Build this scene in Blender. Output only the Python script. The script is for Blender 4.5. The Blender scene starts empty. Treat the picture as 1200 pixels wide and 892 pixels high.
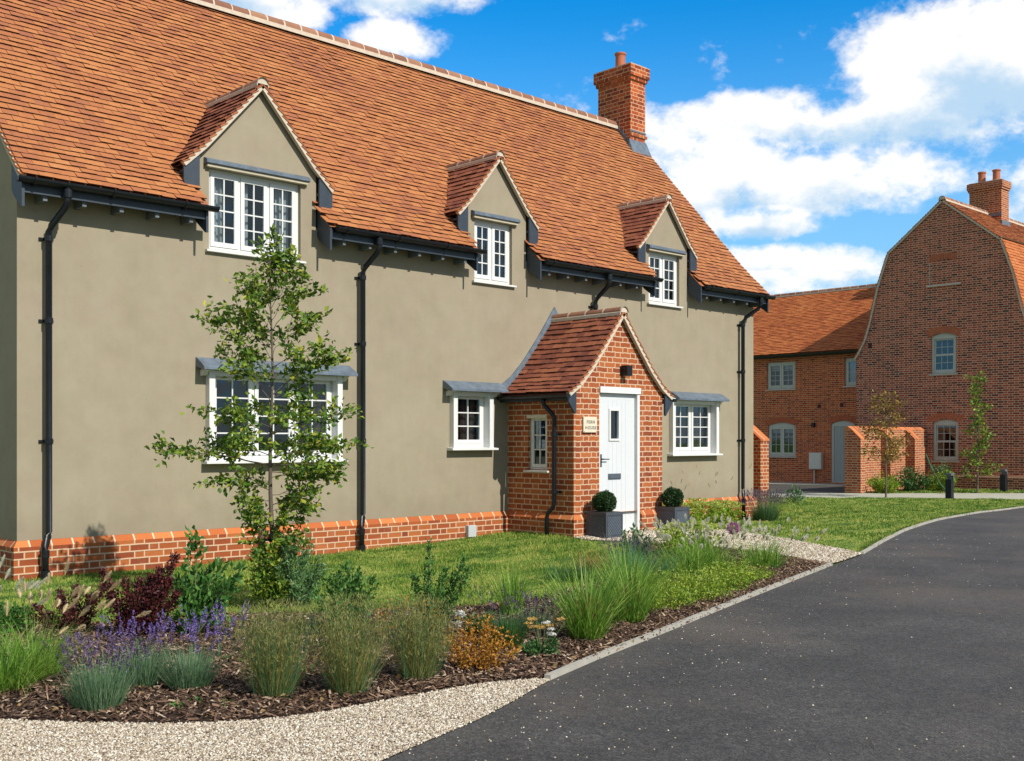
import bpy, bmesh, math, random
import numpy as np
from mathutils import Vector, Matrix
random.seed(7); rng = np.random.default_rng(11)
PI = math.pi
sc = bpy.context.scene
col = sc.collection
R = math.radians

# ------------------------------------------------------------------ helpers
def gz(x, y):
    t = min(1, max(0, (x-17)/12.)); t = t*t*(3-2*t)
    return -.21*t + .12*math.exp(-((x-12.0)**2/5+(y+.8)**2/3))
def gzn(x, y):
    t = np.clip((x-17)/12., 0, 1); t = t*t*(3-2*t)
    return -.21*t + .12*np.exp(-((x-12.0)**2/5+(y+.8)**2/3))

def tag(o, label=None, cat=None, group=None, kind=None):
    if label: o['label'] = label
    if cat: o['category'] = cat
    if group: o['group'] = group
    if kind: o['kind'] = kind
    return o
def thing(name, loc, label, cat, group=None):
    o = bpy.data.objects.new(name, None); col.objects.link(o)
    o.location = loc; o.empty_display_size = .2
    return tag(o, label, cat, group)
def root_loc(p):
    while p is not None and p.parent is not None: p = p.parent
    return Vector(p.location) if p is not None else Vector((0, 0, 0))

def finish(me, name, mats, parent, label=None, uvworld=True, smooth=False):
    o = bpy.data.objects.new(name, me); col.objects.link(o)
    for m in (mats if isinstance(mats, (list, tuple)) else [mats]): me.materials.append(m)
    n = len(me.polygons)
    if smooth: me.polygons.foreach_set('use_smooth', [True]*n)
    me.update()
    if uvworld:
        uv = me.uv_layers.new(name='UVMap')
        nl = len(me.loops); vi = np.empty(nl, np.int32); me.loops.foreach_get('vertex_index', vi)
        co = np.empty(len(me.vertices)*3, np.float32); me.vertices.foreach_get('co', co); co = co.reshape(-1, 3)
        nr = np.empty(n*3, np.float32); me.polygons.foreach_get('normal', nr); nr = np.abs(nr.reshape(-1, 3))
        tot = np.empty(n, np.int32); me.polygons.foreach_get('loop_total', tot)
        pn = np.repeat(nr, tot, axis=0); c = co[vi]
        u = np.where(pn[:, 0] > pn[:, 1], c[:, 1], c[:, 0])
        v = np.where((pn[:, 2] > .8), np.where(pn[:, 0] > pn[:, 1], c[:, 0], c[:, 1]), c[:, 2])
        uv.data.foreach_set('uv', np.stack([u, v], 1).astype(np.float32).ravel())
    if parent is not None:
        rl = root_loc(parent)
        me.transform(Matrix.Translation(-rl)); o.parent = parent
    if label: o['label'] = label
    return o

class MB:
    def __init__(s): s.v = []; s.f = []; s.m = []; s.r = []
    def face(s, pts, m=0, r=None):
        b = len(s.v); s.v += [tuple(p) for p in pts]; s.f.append(tuple(range(b, b+len(pts)))); s.m.append(m); s.r.append(random.random() if r is None else r)
    def hexa(s, P, m=0, r=None):   # P: 8 pts: bottom 4 ccw, top 4 ccw
        b = len(s.v); s.v += [tuple(p) for p in P]; r = random.random() if r is None else r
        for q in ((0, 3, 2, 1), (4, 5, 6, 7), (0, 1, 5, 4), (1, 2, 6, 5), (2, 3, 7, 6), (3, 0, 4, 7)):
            s.f.append(tuple(b+i for i in q)); s.m.append(m); s.r.append(r)
    def box(s, x0, x1, y0, y1, z0, z1, m=0, r=None):
        s.hexa([(x0, y0, z0), (x1, y0, z0), (x1, y1, z0), (x0, y1, z0), (x0, y0, z1), (x1, y0, z1), (x1, y1, z1), (x0, y1, z1)], m, r)
    def prism(s, poly, vec, m=0, r=None):    # closed polygon extruded by vec
        n = len(poly); b = len(s.v); vec = Vector(vec)
        s.v += [tuple(p) for p in poly] + [tuple(Vector(p)+vec) for p in poly]; r = random.random() if r is None else r
        s.f.append(tuple(b+i for i in range(n))); s.f.append(tuple(b+n+i for i in reversed(range(n))))
        for i in range(n): j = (i+1) % n; s.f.append((b+i, b+n+i, b+n+j, b+j))
        s.m += [m]*(n+2); s.r += [r]*(n+2)
    def tube(s, pts, rad, n=8, m=0, r=None, cap=True):
        pts = [Vector(p) for p in pts]; rad = rad if isinstance(rad, (list, tuple)) else [rad]*len(pts)
        b = len(s.v); r = random.random() if r is None else r
        for i, p in enumerate(pts):
            d = (pts[min(i+1, len(pts)-1)]-pts[max(i-1, 0)]); d = d.normalized() if d.length > 1e-9 else Vector((0, 0, 1))
            a = d.cross(Vector((0.3, .1, 1)) if abs(d.z) < .95 else Vector((1, .2, 0))).normalized(); c = d.cross(a)
            for k in range(n):
                t = 2*PI*k/n; s.v.append(tuple(p+(a*math.cos(t)+c*math.sin(t))*rad[i]))
        for i in range(len(pts)-1):
            for k in range(n):
                k2 = (k+1) % n; s.f.append((b+i*n+k, b+i*n+k2, b+(i+1)*n+k2, b+(i+1)*n+k)); s.m.append(m); s.r.append(r)
        if cap:
            s.f.append(tuple(b+k for k in reversed(range(n)))); s.f.append(tuple(b+(len(pts)-1)*n+k for k in range(n))); s.m += [m]*2; s.r += [r]*2
    def build(s, name, mats, parent=None, label=None, smooth=False, bevel=0, fixn=True):
        me = bpy.data.meshes.new(name); me.from_pydata(s.v, [], s.f)
        if len(set(s.m)) > 1: me.polygons.foreach_set('material_index', s.m)
        a = me.attributes.new('rnd', 'FLOAT', 'FACE'); a.data.foreach_set('value', s.r)
        if fixn or bevel:
            bm = bmesh.new(); bm.from_mesh(me)
            if fixn: bmesh.ops.recalc_face_normals(bm, faces=bm.faces[:])
            if bevel:
                bmesh.ops.bevel(bm, geom=bm.edges[:], offset=bevel, segments=1, affect='EDGES', profile=.5)
            bm.to_mesh(me); bm.free()
        o = finish(me, name, mats, parent, label, smooth=smooth)
        return o

def npobj(name, V, F, rnd, mats, parent=None, mi=None, label=None):
    me = bpy.data.meshes.new(name); V = np.asarray(V, np.float32); F = np.asarray(F, np.int32)
    nf, k = F.shape
    me.vertices.add(len(V)); me.vertices.foreach_set('co', V.ravel())
    me.loops.add(nf*k); me.loops.foreach_set('vertex_index', F.ravel())
    me.polygons.add(nf); me.polygons.foreach_set('loop_start', np.arange(0, nf*k, k, dtype=np.int32))
    try: me.polygons.foreach_set('loop_total', np.full(nf, k, np.int32))
    except Exception: pass
    if mi is not None: me.polygons.foreach_set('material_index', np.asarray(mi, np.int32))
    me.update(calc_edges=True)
    a = me.attributes.new('rnd', 'FLOAT', 'FACE'); a.data.foreach_set('value', np.asarray(rnd, np.float32))
    return finish(me, name, mats, parent, label, uvworld=False)

# ------------------------------------------------------------------ materials
def mat(name): 
    m = bpy.data.materials.new(name); m.use_nodes = True; nt = m.node_tree; nt.nodes.clear(); return m, nt
class NT:
    def __init__(s, nt): s.nt = nt; s.L = nt.links
    def n(s, t, **k):
        o = s.nt.nodes.new(t)
        for a, b in k.items(): setattr(o, a, b)
        return o
    def set(s, inp, v):
        if hasattr(v, 'is_output') or isinstance(v, bpy.types.NodeSocket): s.L.new(v, inp)
        else:
            if isinstance(v, (tuple, list)) and len(v) == 3 and len(inp.default_value) == 4: v = (*v, 1)
            inp.default_value = v
    def math(s, op, a, b=0., c=0., clamp=False):
        o = s.n('ShaderNodeMath', operation=op, use_clamp=clamp)
        s.set(o.inputs[0], a); s.set(o.inputs[1], b); s.set(o.inputs[2], c); return o.outputs[0]
    def mix(s, f, a, b, t='MIX'):
        o = s.n('ShaderNodeMix', data_type='RGBA', blend_type=t); s.set(o.inputs[0], f); s.set(o.inputs[6], a); s.set(o.inputs[7], b); return o.outputs[2]
    def ramp(s, f, stops, interp='LINEAR'):
        o = s.n('ShaderNodeValToRGB'); e = o.color_ramp; e.interpolation = interp
        while len(e.elements) < len(stops): e.elements.new(.5)
        for q, (p, c) in zip(e.elements, stops): q.position = p; q.color = (*c, 1) if len(c) == 3 else c
        s.set(o.inputs[0], f); return o.outputs[0]
    def noise(s, vec, scale, detail=3, rough=.55, out=0):
        o = s.n('ShaderNodeTexNoise'); s.set(o.inputs['Vector'], vec); o.inputs['Scale'].default_value = scale
        o.inputs['Detail'].default_value = detail; o.inputs['Roughness'].default_value = rough; return o.outputs[out]
    def mapr(s, v, a, b, c, d, smooth=False):
        o = s.n('ShaderNodeMapRange', interpolation_type='SMOOTHSTEP' if smooth else 'LINEAR'); s.set(o.inputs[0], v)
        for i, q in enumerate((a, b, c, d)): s.set(o.inputs[i+1], q)
        return o.outputs[0]
    def pos(s): return s.n('ShaderNodeNewGeometry').outputs['Position']
    def attr(s): return s.n('ShaderNodeAttribute', attribute_name='rnd').outputs['Fac']
    def out(s, color, rough=.7, bump=None, bstr=.3, bdist=.01, metal=0., spec=.5, trans=None):
        p = s.n('ShaderNodeBsdfPrincipled'); s.set(p.inputs['Base Color'], color); s.set(p.inputs['Roughness'], rough)
        p.inputs['Metallic'].default_value = metal; p.inputs['Specular IOR Level'].default_value = spec
        if bump is not None:
            b = s.n('ShaderNodeBump'); b.inputs['Strength'].default_value = bstr; b.inputs['Distance'].default_value = bdist
            s.L.new(bump, b.inputs['Height']); s.L.new(b.outputs[0], p.inputs['Normal'])
        o = s.n('ShaderNodeOutputMaterial'); sh = p.outputs[0]
        if trans is not None:
            t = s.n('ShaderNodeBsdfTranslucent'); s.set(t.inputs[0], color); mx = s.n('ShaderNodeMixShader'); mx.inputs[0].default_value = trans
            s.L.new(sh, mx.inputs[1]); s.L.new(t.outputs[0], mx.inputs[2]); sh = mx.outputs[0]
        s.L.new(sh, o.inputs[0])

def plain(name, c, rough=.6, var=.12, scale=6, bump=.15, metal=0, spec=.5, dirt=None):
    m, nt = mat(name); n = NT(nt); p = n.pos(); f = n.noise(p, scale, 4)
    f2 = n.noise(p, scale*9, 3)
    fac = n.math('ADD', n.math('MULTIPLY', f, .65), n.math('MULTIPLY', f2, .35))
    cc = n.ramp(fac, [(.3, tuple(x*(1-var) for x in c)), (.7, tuple(min(1, x*(1+var)) for x in c))])
    n.out(cc, n.mapr(f2, .3, .7, rough-.08, min(1, rough+.1)), f2, bump, .004, metal, spec); return m

def brick_mat(name, stops, mortar, soldier=False, uneven=.0):
    m, nt = mat(name); n = NT(nt)
    uvn = n.n('ShaderNodeUVMap', uv_map='UVMap').outputs[0]
    wob = n.noise(n.pos(), 9, 2, .5, 1)
    w = n.n('ShaderNodeVectorMath', operation='MULTIPLY_ADD'); n.set(w.inputs[0], wob); w.inputs[1].default_value = (.006, .006, 0); 
    n.L.new(uvn, w.inputs[2])
    sx = n.n('ShaderNodeSeparateXYZ'); n.L.new(w.outputs[0], sx.inputs[0]); u, v = sx.outputs[0], sx.outputs[1]
    if soldier: u, v = v, u
    vv = n.math('DIVIDE', n.math('ADD', v, 1.5), .075); row = n.math('FLOOR', vv); fv = n.math('FRACT', vv)
    uu = n.math('ADD', n.math('DIVIDE', n.math('ADD', u, 40), .3375), n.math('MULTIPLY', n.math('MODULO', row, 2.), .5))
    cell = n.math('FLOOR', uu); fu = n.math('MULTIPLY', n.math('FRACT', uu), .3375)
    hdr = n.math('GREATER_THAN', fu, .225)
    fb = n.math('SUBTRACT', fu, n.math('MULTIPLY', hdr, .225))
    hw = .0055
    e1 = n.mapr(fb, hw*.8, hw*2.0, 0, 1); wid = n.math('SUBTRACT', .225, n.math('MULTIPLY', hdr, .1125))
    e2 = n.mapr(n.math('SUBTRACT', wid, fb), hw*.8, hw*2.0, 0, 1)
    fvd = n.math('MULTIPLY', fv, .075)
    e3 = n.mapr(fvd, hw*.8, hw*2.0, 0, 1); e4 = n.mapr(n.math('SUBTRACT', .075, fvd), hw*.8, hw*2.0, 0, 1)
    br = n.math('MINIMUM', n.math('MINIMUM', e1, e2), n.math('MINIMUM', e3, e4))
    cb = n.n('ShaderNodeCombineXYZ'); n.L.new(n.math('ADD', n.math('MULTIPLY', cell, 2.), hdr), cb.inputs[0]); n.L.new(row, cb.inputs[1])
    wn = n.n('ShaderNodeTexWhiteNoise', noise_dimensions='3D'); n.L.new(cb.outputs[0], wn.inputs[0])
    big = n.noise(n.pos(), 1.1, 3); fine = n.noise(n.pos(), 55, 4, .7)
    key = n.math('ADD', n.math('MULTIPLY', wn.outputs[0], .8), n.math('MULTIPLY', n.math('SUBTRACT', big, .4), .5+uneven))
    key = n.math('ADD', key, n.math('MULTIPLY', n.math('SUBTRACT', fine, .5), .55))
    bc = n.ramp(key, stops)
    bloom = n.mapr(n.noise(n.pos(), 3.3, 5, .7), .55, .8, 0, .28)
    bc = n.mix(bloom, bc, tuple(x*.8 for x in mortar))
    mc = n.mix(fine, tuple(x*.8 for x in mortar), tuple(min(1, x*1.15) for x in mortar))
    c = n.mix(br, mc, bc)
    h = n.math('ADD', br, n.math('MULTIPLY', fine, .5))
    n.out(c, .88, h, .7, .006, spec=.25); return m

BR1 = brick_mat('orange_brick', [(0, (.20, .045, .018)), (.3, (.275, .066, .021)), (.6, (.33, .088, .025)), (.85, (.385, .118, .036)), (1, (.29, .085, .045))], (.56, .385, .25))
BR2 = brick_mat('mixed_brick', [(0, (.06, .022, .016)), (.10, (.12, .032, .019)), (.35, (.22, .054, .028)), (.65, (.34, .078, .036)), (.9, (.40, .12, .06)), (1, (.34, .14, .09))], (.64, .43, .30), uneven=.25)
BR3 = brick_mat('red_brick', [(0, (.17, .030, .011)), (.4, (.33, .060, .018)), (.75, (.44, .092, .026)), (1, (.50, .14, .045))], (.56, .34, .19))
SOLD = brick_mat('soldier_brick', [(0, (.12, .028, .016)), (.5, (.26, .06, .03)), (1, (.34, .09, .05))], (.45, .33, .24), soldier=True)

def tile_mat(name, stops, moss=.25):
    m, nt = mat(name); n = NT(nt); p = n.pos()
    a = n.attr(); big = n.noise(p, .8, 4, .6); fine = n.noise(p, 40, 4, .7); mid = n.noise(p, 9, 3)
    k = n.math('ADD', n.math('MULTIPLY', a, .55), n.math('MULTIPLY', n.math('SUBTRACT', big, .33), .9))
    k = n.math('ADD', k, n.math('MULTIPLY', n.math('SUBTRACT', mid, .5), .5))
    c = n.ramp(k, stops)
    c = n.mix(n.mapr(fine, .45, .75, 0, moss), c, (.09, .045, .03))
    n.out(c, .82, n.math('ADD', n.math('MULTIPLY', fine, .6), mid), .5, .004, spec=.3); return m
TILE = tile_mat('clay_tile', [(0, (.27, .095, .048)), (.25, (.33, .115, .044)), (.5, (.385, .142, .048)), (.75, (.42, .165, .056)), (.95, (.47, .21, .08)), (1, (.36, .18, .11))])
TAIL = plain('shadow_stain_tile_edge', (.022, .009, .006), .95, .4, 30)  # near-black tile fronts: edge dirt plus the course shadow line put into colour
TILE2 = tile_mat('red_tile', [(0, (.11, .033, .022)), (.3, (.19, .055, .030)), (.6, (.27, .085, .040)), (1, (.35, .13, .06))])
TILE3 = tile_mat('orange_tile', [(0, (.28, .065, .02)), (.4, (.42, .115, .03)), (.8, (.50, .16, .045)), (1, (.55, .21, .07))])
RIDGE = tile_mat('ridge_clay', [(0, (.14, .06, .04)), (.5, (.26, .12, .07)), (1, (.36, .19, .11))])

def render_mat():
    m, nt = mat('olive_render'); n = NT(nt); p = n.pos()
    big = n.noise(p, .7, 5, .62); mid = n.noise(p, 3.2, 5, .65); fine = n.noise(p, 120, 3, .7)
    mp = n.n('ShaderNodeMapping'); mp.inputs['Scale'].default_value = (6, 6, .5); n.L.new(p, mp.inputs[0]); st = n.noise(mp.outputs[0], 1.6, 4, .6)
    k = n.math('ADD', n.math('ADD', n.math('MULTIPLY', big, .45), n.math('MULTIPLY', mid, .43)), n.math('MULTIPLY', st, .12))
    c = n.ramp(k, [(.34, (.255, .214, .148)), (.5, (.292, .248, .174)), (.66, (.322, .279, .200))])
    sep = n.n('ShaderNodeSeparateXYZ'); n.L.new(p, sep.inputs[0])
    low = n.mapr(n.math('ADD', sep.outputs[2], n.math('MULTIPLY', mid, .5)), .55, 1.1, .45, 0, True)     # splash staining above the plinth
    c = n.mix(low, c, (.215, .178, .125))
    hue = n.noise(p, 1.9, 4, .7); c = n.mix(n.mapr(hue, .48, .66, 0, .35), c, (.288, .236, .180)); c = n.mix(n.mapr(hue, .50, .34, 0, .2), c, (.243, .230, .155))
    pit = n.noise(p, 26, 2, .5); c = n.mix(n.mapr(pit, .70, .76, 0, .35), c, (.14, .12, .08))
    trow = n.noise(p, 9, 6, .75); c = n.mix(n.mapr(trow, .54, .74, 0, .2), c, (.19, .16, .115))
    n.out(c, .93, n.math('ADD', n.math('MULTIPLY', fine, .4), mid), .35, .004, spec=.2); return m
REND = render_mat()
WHITE = plain('white_paint', (.64, .64, .62), .35, .04, 5, .05)
DOORW = plain('door_white', (.57, .59, .60), .4, .03, 3, .05)
GREYW = plain('pale_green_grey_paint', (.42, .43, .37), .45, .06)
GDOOR = plain('grey_door_paint', (.30, .33, .31), .45, .06)
BLACK = plain('black_pipe_plastic', (.007, .009, .012), .35, .3, 9, .1, spec=.35)
NAVY = plain('blue_black_timber', (.024, .036, .053), .5, .25, 12, .3)
LEAD = plain('weathered_lead', (.105, .135, .17), .5, .4, 11, .6, metal=.0)
CREAM = plain('cream_mortar', (.52, .44, .345), .9, .15, 14, .5)
STONE = plain('cream_stone', (.62, .55, .42), .85, .08, 10, .4)
TERRA = plain('terracotta', (.38, .11, .045), .7, .15, 8, .3)
PLANTER = plain('slate_planter', (.05, .06, .075), .45, .25, 14, .4)
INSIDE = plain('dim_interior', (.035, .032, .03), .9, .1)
CURT = plain('white_curtain', (.68, .68, .66), .9, .05, 10, .1)
DCURT = plain('brown_curtain', (.13, .085, .075), .9, .2, 20, .2)
STEEL = plain('dark_steel', (.10, .10, .11), .3, .1, 10, .1, metal=.8)
KERB = plain('concrete_kerb', (.34, .32, .27), .9, .12, 12, .5)
METER = plain('meter_box_plastic', (.42, .44, .45), .5, .06)
CREAMBOX = plain('cream_box_plastic', (.55, .54, .46), .5, .06)
BARK = plain('bark', (.11, .085, .06), .9, .35, 40, .8)
STAKE = plain('stake_wood', (.16, .085, .05), .85, .3, 22, .6)
STEMG = plain('green_stem', (.10, .13, .05), .8, .3, 20)
VENT = plain('vent_terracotta', (.05, .012, .01), .8, .2)
GREENP = plain('green_hose', (.02, .16, .09), .4, .1)
SOIL = plain('soil', (.05, .035, .025), .95, .3, 12, .8)

def glass_mat(name='window_glass', tint=(.72, .78, .80), boost=2.2):
    m, nt = mat(name); n = NT(nt)
    fr = n.n('ShaderNodeFresnel'); fr.inputs[0].default_value = 1.52
    b = n.n('ShaderNodeBump'); b.inputs['Strength'].default_value = .12; b.inputs['Distance'].default_value = .02
    n.L.new(n.noise(n.pos(), 2.3, 2), b.inputs['Height'])
    g = n.n('ShaderNodeBsdfGlossy'); g.inputs['Roughness'].default_value = .02; g.inputs[0].default_value = (.70, .88, 1, 1); n.L.new(b.outputs[0], g.inputs['Normal'])
    t = n.n('ShaderNodeBsdfTransparent'); t.inputs[0].default_value = (*tint, 1)
    mx = n.n('ShaderNodeMixShader'); n.L.new(n.math('MULTIPLY', fr.outputs[0], boost, clamp=True), mx.inputs[0]); n.L.new(t.outputs[0], mx.inputs[1]); n.L.new(g.outputs[0], mx.inputs[2])
    o = n.n('ShaderNodeOutputMaterial'); n.L.new(mx.outputs[0], o.inputs[0]); return m
GLASS = glass_mat()

def leaf_mat(name, stops, trans=.3, rough=.5, spec=.35):
    m, nt = mat(name); n = NT(nt); a = n.attr(); big = n.noise(n.pos(), 7, 2)
    k = n.math('ADD', n.math('MULTIPLY', a, .8), n.math('MULTIPLY', n.math('SUBTRACT', big, .35), .6))
    n.out(n.ramp(k, stops), rough, spec=spec, trans=trans); return m
L_TREE = leaf_mat('tree_leaf', [(0, (.035, .09, .012)), (.4, (.10, .20, .022)), (.75, (.25, .34, .035)), (1, (.48, .42, .06))], .35)
L_DARK = leaf_mat('dark_leaf', [(0, (.018, .06, .015)), (.6, (.045, .13, .03)), (1, (.11, .22, .06))], .25)
L_MID = leaf_mat('mid_leaf', [(0, (.03, .10, .02)), (.6, (.075, .20, .035)), (1, (.17, .32, .08))], .3)
L_WILLOW = leaf_mat('willow_leaf', [(0, (.04, .11, .03)), (.6, (.10, .21, .07)), (1, (.30, .42, .22))], .3)
L_BERB = leaf_mat('berberis_leaf', [(0, (.03, .008, .010)), (.6, (.085, .018, .02)), (1, (.19, .045, .035))], .2)
L_LIME = leaf_mat('lime_leaf', [(0, (.09, .17, .012)), (.5, (.20, .32, .025)), (1, (.42, .48, .05))], .35)
L_ORANGE = leaf_mat('orange_leaf', [(0, (.12, .05, .01)), (.4, (.35, .14, .015)), (.8, (.55, .27, .03)), (1, (.25, .25, .03))], .3)
L_BOX = leaf_mat('box_leaf', [(0, (.012, .035, .012)), (.7, (.035, .085, .022)), (1, (.09, .15, .045))], .15)
L_AMBER = leaf_mat('amber_leaf', [(0, (.10, .06, .01)), (.5, (.28, .17, .03)), (1, (.46, .33, .08))], .35)
L_GREY = leaf_mat('lavender_leaf', [(0, (.06, .13, .06)), (.6, (.14, .25, .12)), (1, (.30, .40, .24))], .25)
L_GRASS = leaf_mat('fountain_blade', [(0, (.05, .15, .015)), (.45, (.14, .30, .03)), (.8, (.30, .46, .07)), (1, (.50, .48, .16))], .35)
L_WISP = leaf_mat('wispy_blade', [(0, (.11, .13, .035)), (.5, (.25, .26, .075)), (.85, (.44, .42, .14)), (1, (.58, .42, .15))], .4)
L_TEAL = leaf_mat('blue_green_blade', [(0, (.02, .13, .055)), (.6, (.05, .22, .10)), (1, (.12, .32, .15))], .3)
L_DRY = leaf_mat('dry_blade', [(0, (.14, .07, .025)), (.6, (.30, .19, .07)), (1, (.46, .34, .15))], .3)
F_PURP = leaf_mat('purple_flower', [(0, (.07, .045, .16)), (.6, (.15, .10, .32)), (1, (.28, .20, .46))], .2)
F_DPURP = leaf_mat('dusky_flower', [(0, (.05, .03, .07)), (.6, (.12, .08, .15)), (1, (.24, .18, .26))], .2)
F_FLUFF = leaf_mat('fluffy_head', [(0, (.62, .62, .46)), (.6, (.80, .79, .64)), (1, (.9, .9, .8))], .75)
F_BEIGE = leaf_mat('beige_head', [(0, (.58, .46, .26)), (.6, (.78, .66, .42)), (1, (.88, .8, .6))], .6)
F_WHITE = leaf_mat('white_flower', [(0, (.6, .6, .52)), (1, (.85, .85, .8))], .3)
F_YEL = leaf_mat('yellow_flower', [(0, (.45, .26, .06)), (1, (.68, .5, .16))], .3)
F_PINK = leaf_mat('pink_flower', [(0, (.35, .10, .25)), (1, (.6, .28, .48))], .3)
F_LIME = leaf_mat('lime_flower', [(0, (.25, .33, .04)), (.6, (.42, .5, .10)), (1, (.58, .62, .2))], .3)
L_BROWN = leaf_mat('rust_blade', [(0, (.09, .03, .015)), (.6, (.22, .08, .03)), (1, (.34, .17, .06))], .25)

def lawn_mat(name, blade):
    m, nt = mat(name); n = NT(nt); p = n.pos()
    mp = n.n('ShaderNodeMapping'); mp.inputs['Rotation'].default_value = (0, 0, R(-46)); mp.inputs['Scale'].default_value = (.55, 1.3, 1); n.L.new(p, mp.inputs[0])
    big = n.noise(mp.outputs[0], 1.9, 4, .65); mid = n.noise(mp.outputs[0], 7, 4, .7); fine = n.noise(p, 60, 3, .7)
    k = n.math('ADD', n.math('MULTIPLY', big, .6), n.math('MULTIPLY', mid, .4))
    a = n.attr() if blade else fine
    k = n.math('ADD', k, n.math('MULTIPLY', n.math('SUBTRACT', a, .5), .26))
    c = n.ramp(k, [(.37, (.035, .10, .012)), (.45, (.10, .215, .024)), (.53, (.24, .335, .05)), (.62, (.41, .42, .11)), (.74, (.46, .38, .15))])
    if not blade: c = n.mix(.35, c, (.10, .085, .03))
    n.out(c, .7 if blade else .95, None if blade else fine, .6, .02, spec=.25, trans=.3 if blade else None); return m
LAWN = lawn_mat('lawn_soil', False); BLADE = lawn_mat('lawn_blade', True)

def asphalt_mat():
    m, nt = mat('asphalt'); n = NT(nt); p = n.pos()
    f = n.noise(p, 130, 3, .75); b = n.noise(p, .9, 5, .62); mid = n.noise(p, 14, 4, .7)
    v = n.n('ShaderNodeTexVoronoi'); v.inputs['Scale'].default_value = 75; n.L.new(p, v.inputs['Vector'])
    k = n.math('ADD', n.math('ADD', n.math('MULTIPLY', b, .42), n.math('MULTIPLY', mid, .2)), n.math('MULTIPLY', v.outputs['Color'], .38))
    c = n.ramp(k, [(.28, (.028, .027, .025)), (.48, (.055, .052, .048)), (.64, (.088, .083, .075)), (.77, (.16, .15, .135))])
    c = n.mix(n.mapr(n.noise(p, .55, 5, .65), .47, .66, 0, .42), c, (.125, .100, .078))
    c = n.mix(n.mapr(n.noise(p, 3.1, 6, .75), .54, .72, 0, .35), c, (.030, .029, .027))
    c = n.mix(n.mapr(n.noise(p, 62, 2, .8), .64, .74, 0, .35), c, (.17, .16, .145))
    n.out(c, .78, n.math('ADD', v.outputs['Distance'], f), .8, .006, spec=.3); return m
ASPH = asphalt_mat()
def gravel_mat(name, tint=1.):
    m, nt = mat(name); n = NT(nt); p = n.pos()
    v = n.n('ShaderNodeTexVoronoi'); v.inputs['Scale'].default_value = 85; n.L.new(p, v.inputs['Vector'])
    sx = n.n('ShaderNodeSeparateColor'); n.L.new(v.outputs['Color'], sx.inputs[0])
    c = n.ramp(sx.outputs[0], [(0, (.20*tint, .15*tint, .10*tint)), (.3, (.42*tint, .36*tint, .27*tint)), (.7, (.60*tint, .54*tint, .44*tint)), (1, (.78*tint, .73*tint, .64*tint))])
    c = n.mix(n.mapr(v.outputs['Distance'], .35, .7, 0, .8), c, (.09, .075, .055))
    c = n.mix(n.mapr(n.noise(p, 1.4, 4), .4, .7, 0, .25), c, (.32, .27, .2))
    n.out(c, .85, n.math('SUBTRACT', 1., v.outputs['Distance']), 1., .012, spec=.3); return m
GRAV = gravel_mat('gravel')
def stonechip(name, stops):
    m, nt = mat(name); n = NT(nt); n.out(n.ramp(n.attr(), stops), .8, spec=.3); return m
PEB = stonechip('pebble', [(0, (.13, .09, .06)), (.25, (.33, .26, .18)), (.7, (.54, .47, .36)), (1, (.70, .66, .57))])
CHIP = stonechip('bark_chip', [(0, (.028, .016, .010)), (.45, (.085, .048, .028)), (.8, (.20, .12, .075)), (.95, (.36, .25, .17)), (1, (.5, .4, .3))])
def mulch_mat():
    m, nt = mat('mulch'); n = NT(nt); p = n.pos(); f = n.noise(p, 45, 5, .75); b = n.noise(p, 3, 3)
    n.out(n.ramp(n.math('ADD', n.math('MULTIPLY', f, .8), n.math('MULTIPLY', b, .2)), [(.35, (.018, .011, .008)), (.55, (.06, .034, .022)), (.72, (.16, .10, .065))]), .95, f, 1, .03, spec=.2); return m
MULCH = mulch_mat()
PAVE = plain('pale_paving', (.36, .35, .27), .9, .15, 3, .4)

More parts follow.
